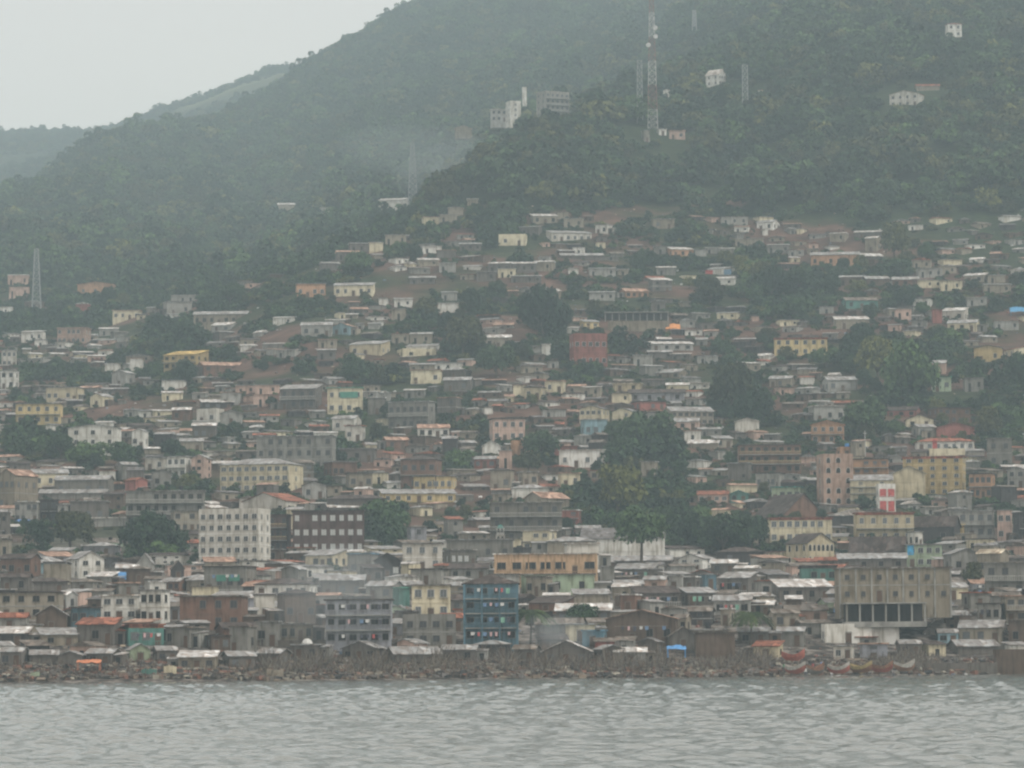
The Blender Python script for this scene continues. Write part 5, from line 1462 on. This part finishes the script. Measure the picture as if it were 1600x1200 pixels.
sxyz = nt.nodes.new('ShaderNodeSeparateXYZ'); nt.links.new(tc.outputs['Generated'], sxyz.inputs[0])
band = ramp(nt, sxyz.outputs[2], [(.125, (1.08,1.08,1.06)), (.17, (.90,.90,.91)), (.6, (1,1,1))])
over = mixc(nt, .88, sky.outputs[0], mixc(nt, 1.0, cloud, band, 'MULTIPLY'))
nt.links.new(over, bg.inputs[0]); bg.inputs[1].default_value = .10
sd = bpy.data.lights.new('sun', 'SUN'); sd.energy = 1.5; sd.angle = math.radians(11); sd.color = (1, .97, .92)
so = bpy.data.objects.new('sun', sd); COL.objects.link(so)
az = math.radians(SUN_AZ); d = Vector((math.sin(az) * math.cos(math.radians(SUN_EL)), math.cos(az) * math.cos(math.radians(SUN_EL)), math.sin(math.radians(SUN_EL))))
so.rotation_euler = d.to_track_quat('Z', 'Y').to_euler()
def smoke(px, py, D, rx, ry, rz, den, label):
    P = at(px, py, D); b = MB(); n, k = 16, 10
    p = lambda i, j: (rx * math.sin(PI * i / k) * math.cos(2 * PI * j / n), ry * math.sin(PI * i / k) * math.sin(2 * PI * j / n), rz * math.cos(PI * i / k))
    for i in range(k):
        for j in range(n): b.quad([p(i + 1, j), p(i + 1, j + 1), p(i, j + 1), p(i, j)][:4] if 0 < i < k - 1 else ([p(0, 0), p(1, j), p(1, j + 1)] if i == 0 else [p(k, 0), p(k - 1, j + 1), p(k - 1, j)]))
    m = bpy.data.materials.new('wood_smoke'); m.use_nodes = True; nt = m.node_tree; nt.nodes.clear(); out = nt.nodes.new('ShaderNodeOutputMaterial'); v = nt.nodes.new('ShaderNodeVolumePrincipled')
    v.inputs['Density'].default_value = den; v.inputs['Color'].default_value = (.80, .92, .98, 1); nt.links.new(v.outputs[0], out.inputs['Volume'])
    o = b.build('smoke', m); o.location = P; o.rotation_euler = (0, random.uniform(-.3, .3), 0); tag(o, label, None, None, 'stuff')
smoke(700, 258, 1960, 30, 40, 11, .0018, 'bluish wood smoke rising behind the crest of the hill')
smoke(655, 238, 2050, 44, 50, 13, .0012, 'thin smoke drifting left from the crest')
smoke(735, 275, 1850, 20, 24, 8, .0018, 'smoke just over the wooded crest')
smoke(885, 988, 705, 5, 6, 3.2, .012, 'thin blue smoke over the shore huts')
smoke(848, 990, 705, 4, 5, 3.6, .012, 'thin blue smoke beside the coconut palm')
smoke(530, 940, 705, 12, 12, 10, .008, 'faint smoke between the balcony house and the timber house')
HAZE = 1.9e-4
b = MB(); zt = float(max(TZ.max(), 0)) + 60; zb = float(TZ.min()) - 5; b.box(-4200, 4200, -300, 7300, zb, zt)
m = bpy.data.materials.new('hazy_air'); m.use_nodes = True; nt = m.node_tree; nt.nodes.clear(); out = nt.nodes.new('ShaderNodeOutputMaterial'); v = nt.nodes.new('ShaderNodeVolumePrincipled')
v.inputs['Density'].default_value = HAZE; v.inputs['Color'].default_value = (.68, .87, .96, 1); v.inputs['Anisotropy'].default_value = .1; nt.links.new(v.outputs[0], out.inputs['Volume'])
m.cycles.homogeneous_volume = True if hasattr(m.cycles, 'homogeneous_volume') else None
o = b.build('haze', m); tag(o, 'thin grey haze hanging over the water and hills', None, None, 'stuff')

# ---------------------------------------------------------------- render settings
scene.view_settings.view_transform = 'Standard'; scene.view_settings.look = 'None'; scene.view_settings.gamma = 1; scene.view_settings.exposure = .43
scene.render.film_transparent = False
cy = scene.cycles; cy.max_bounces = 5; cy.diffuse_bounces = 2; cy.glossy_bounces = 2; cy.volume_bounces = 1; cy.transmission_bounces = 1; cy.transparent_max_bounces = 4
cy.use_denoising = True; cy.filter_width = 2.3; cy.caustics_reflective = False; cy.caustics_refractive = False
print('houses', len(HOUSES), 'trees', len(TREES), 'forest', len(A), 'zmax', TZ.max())
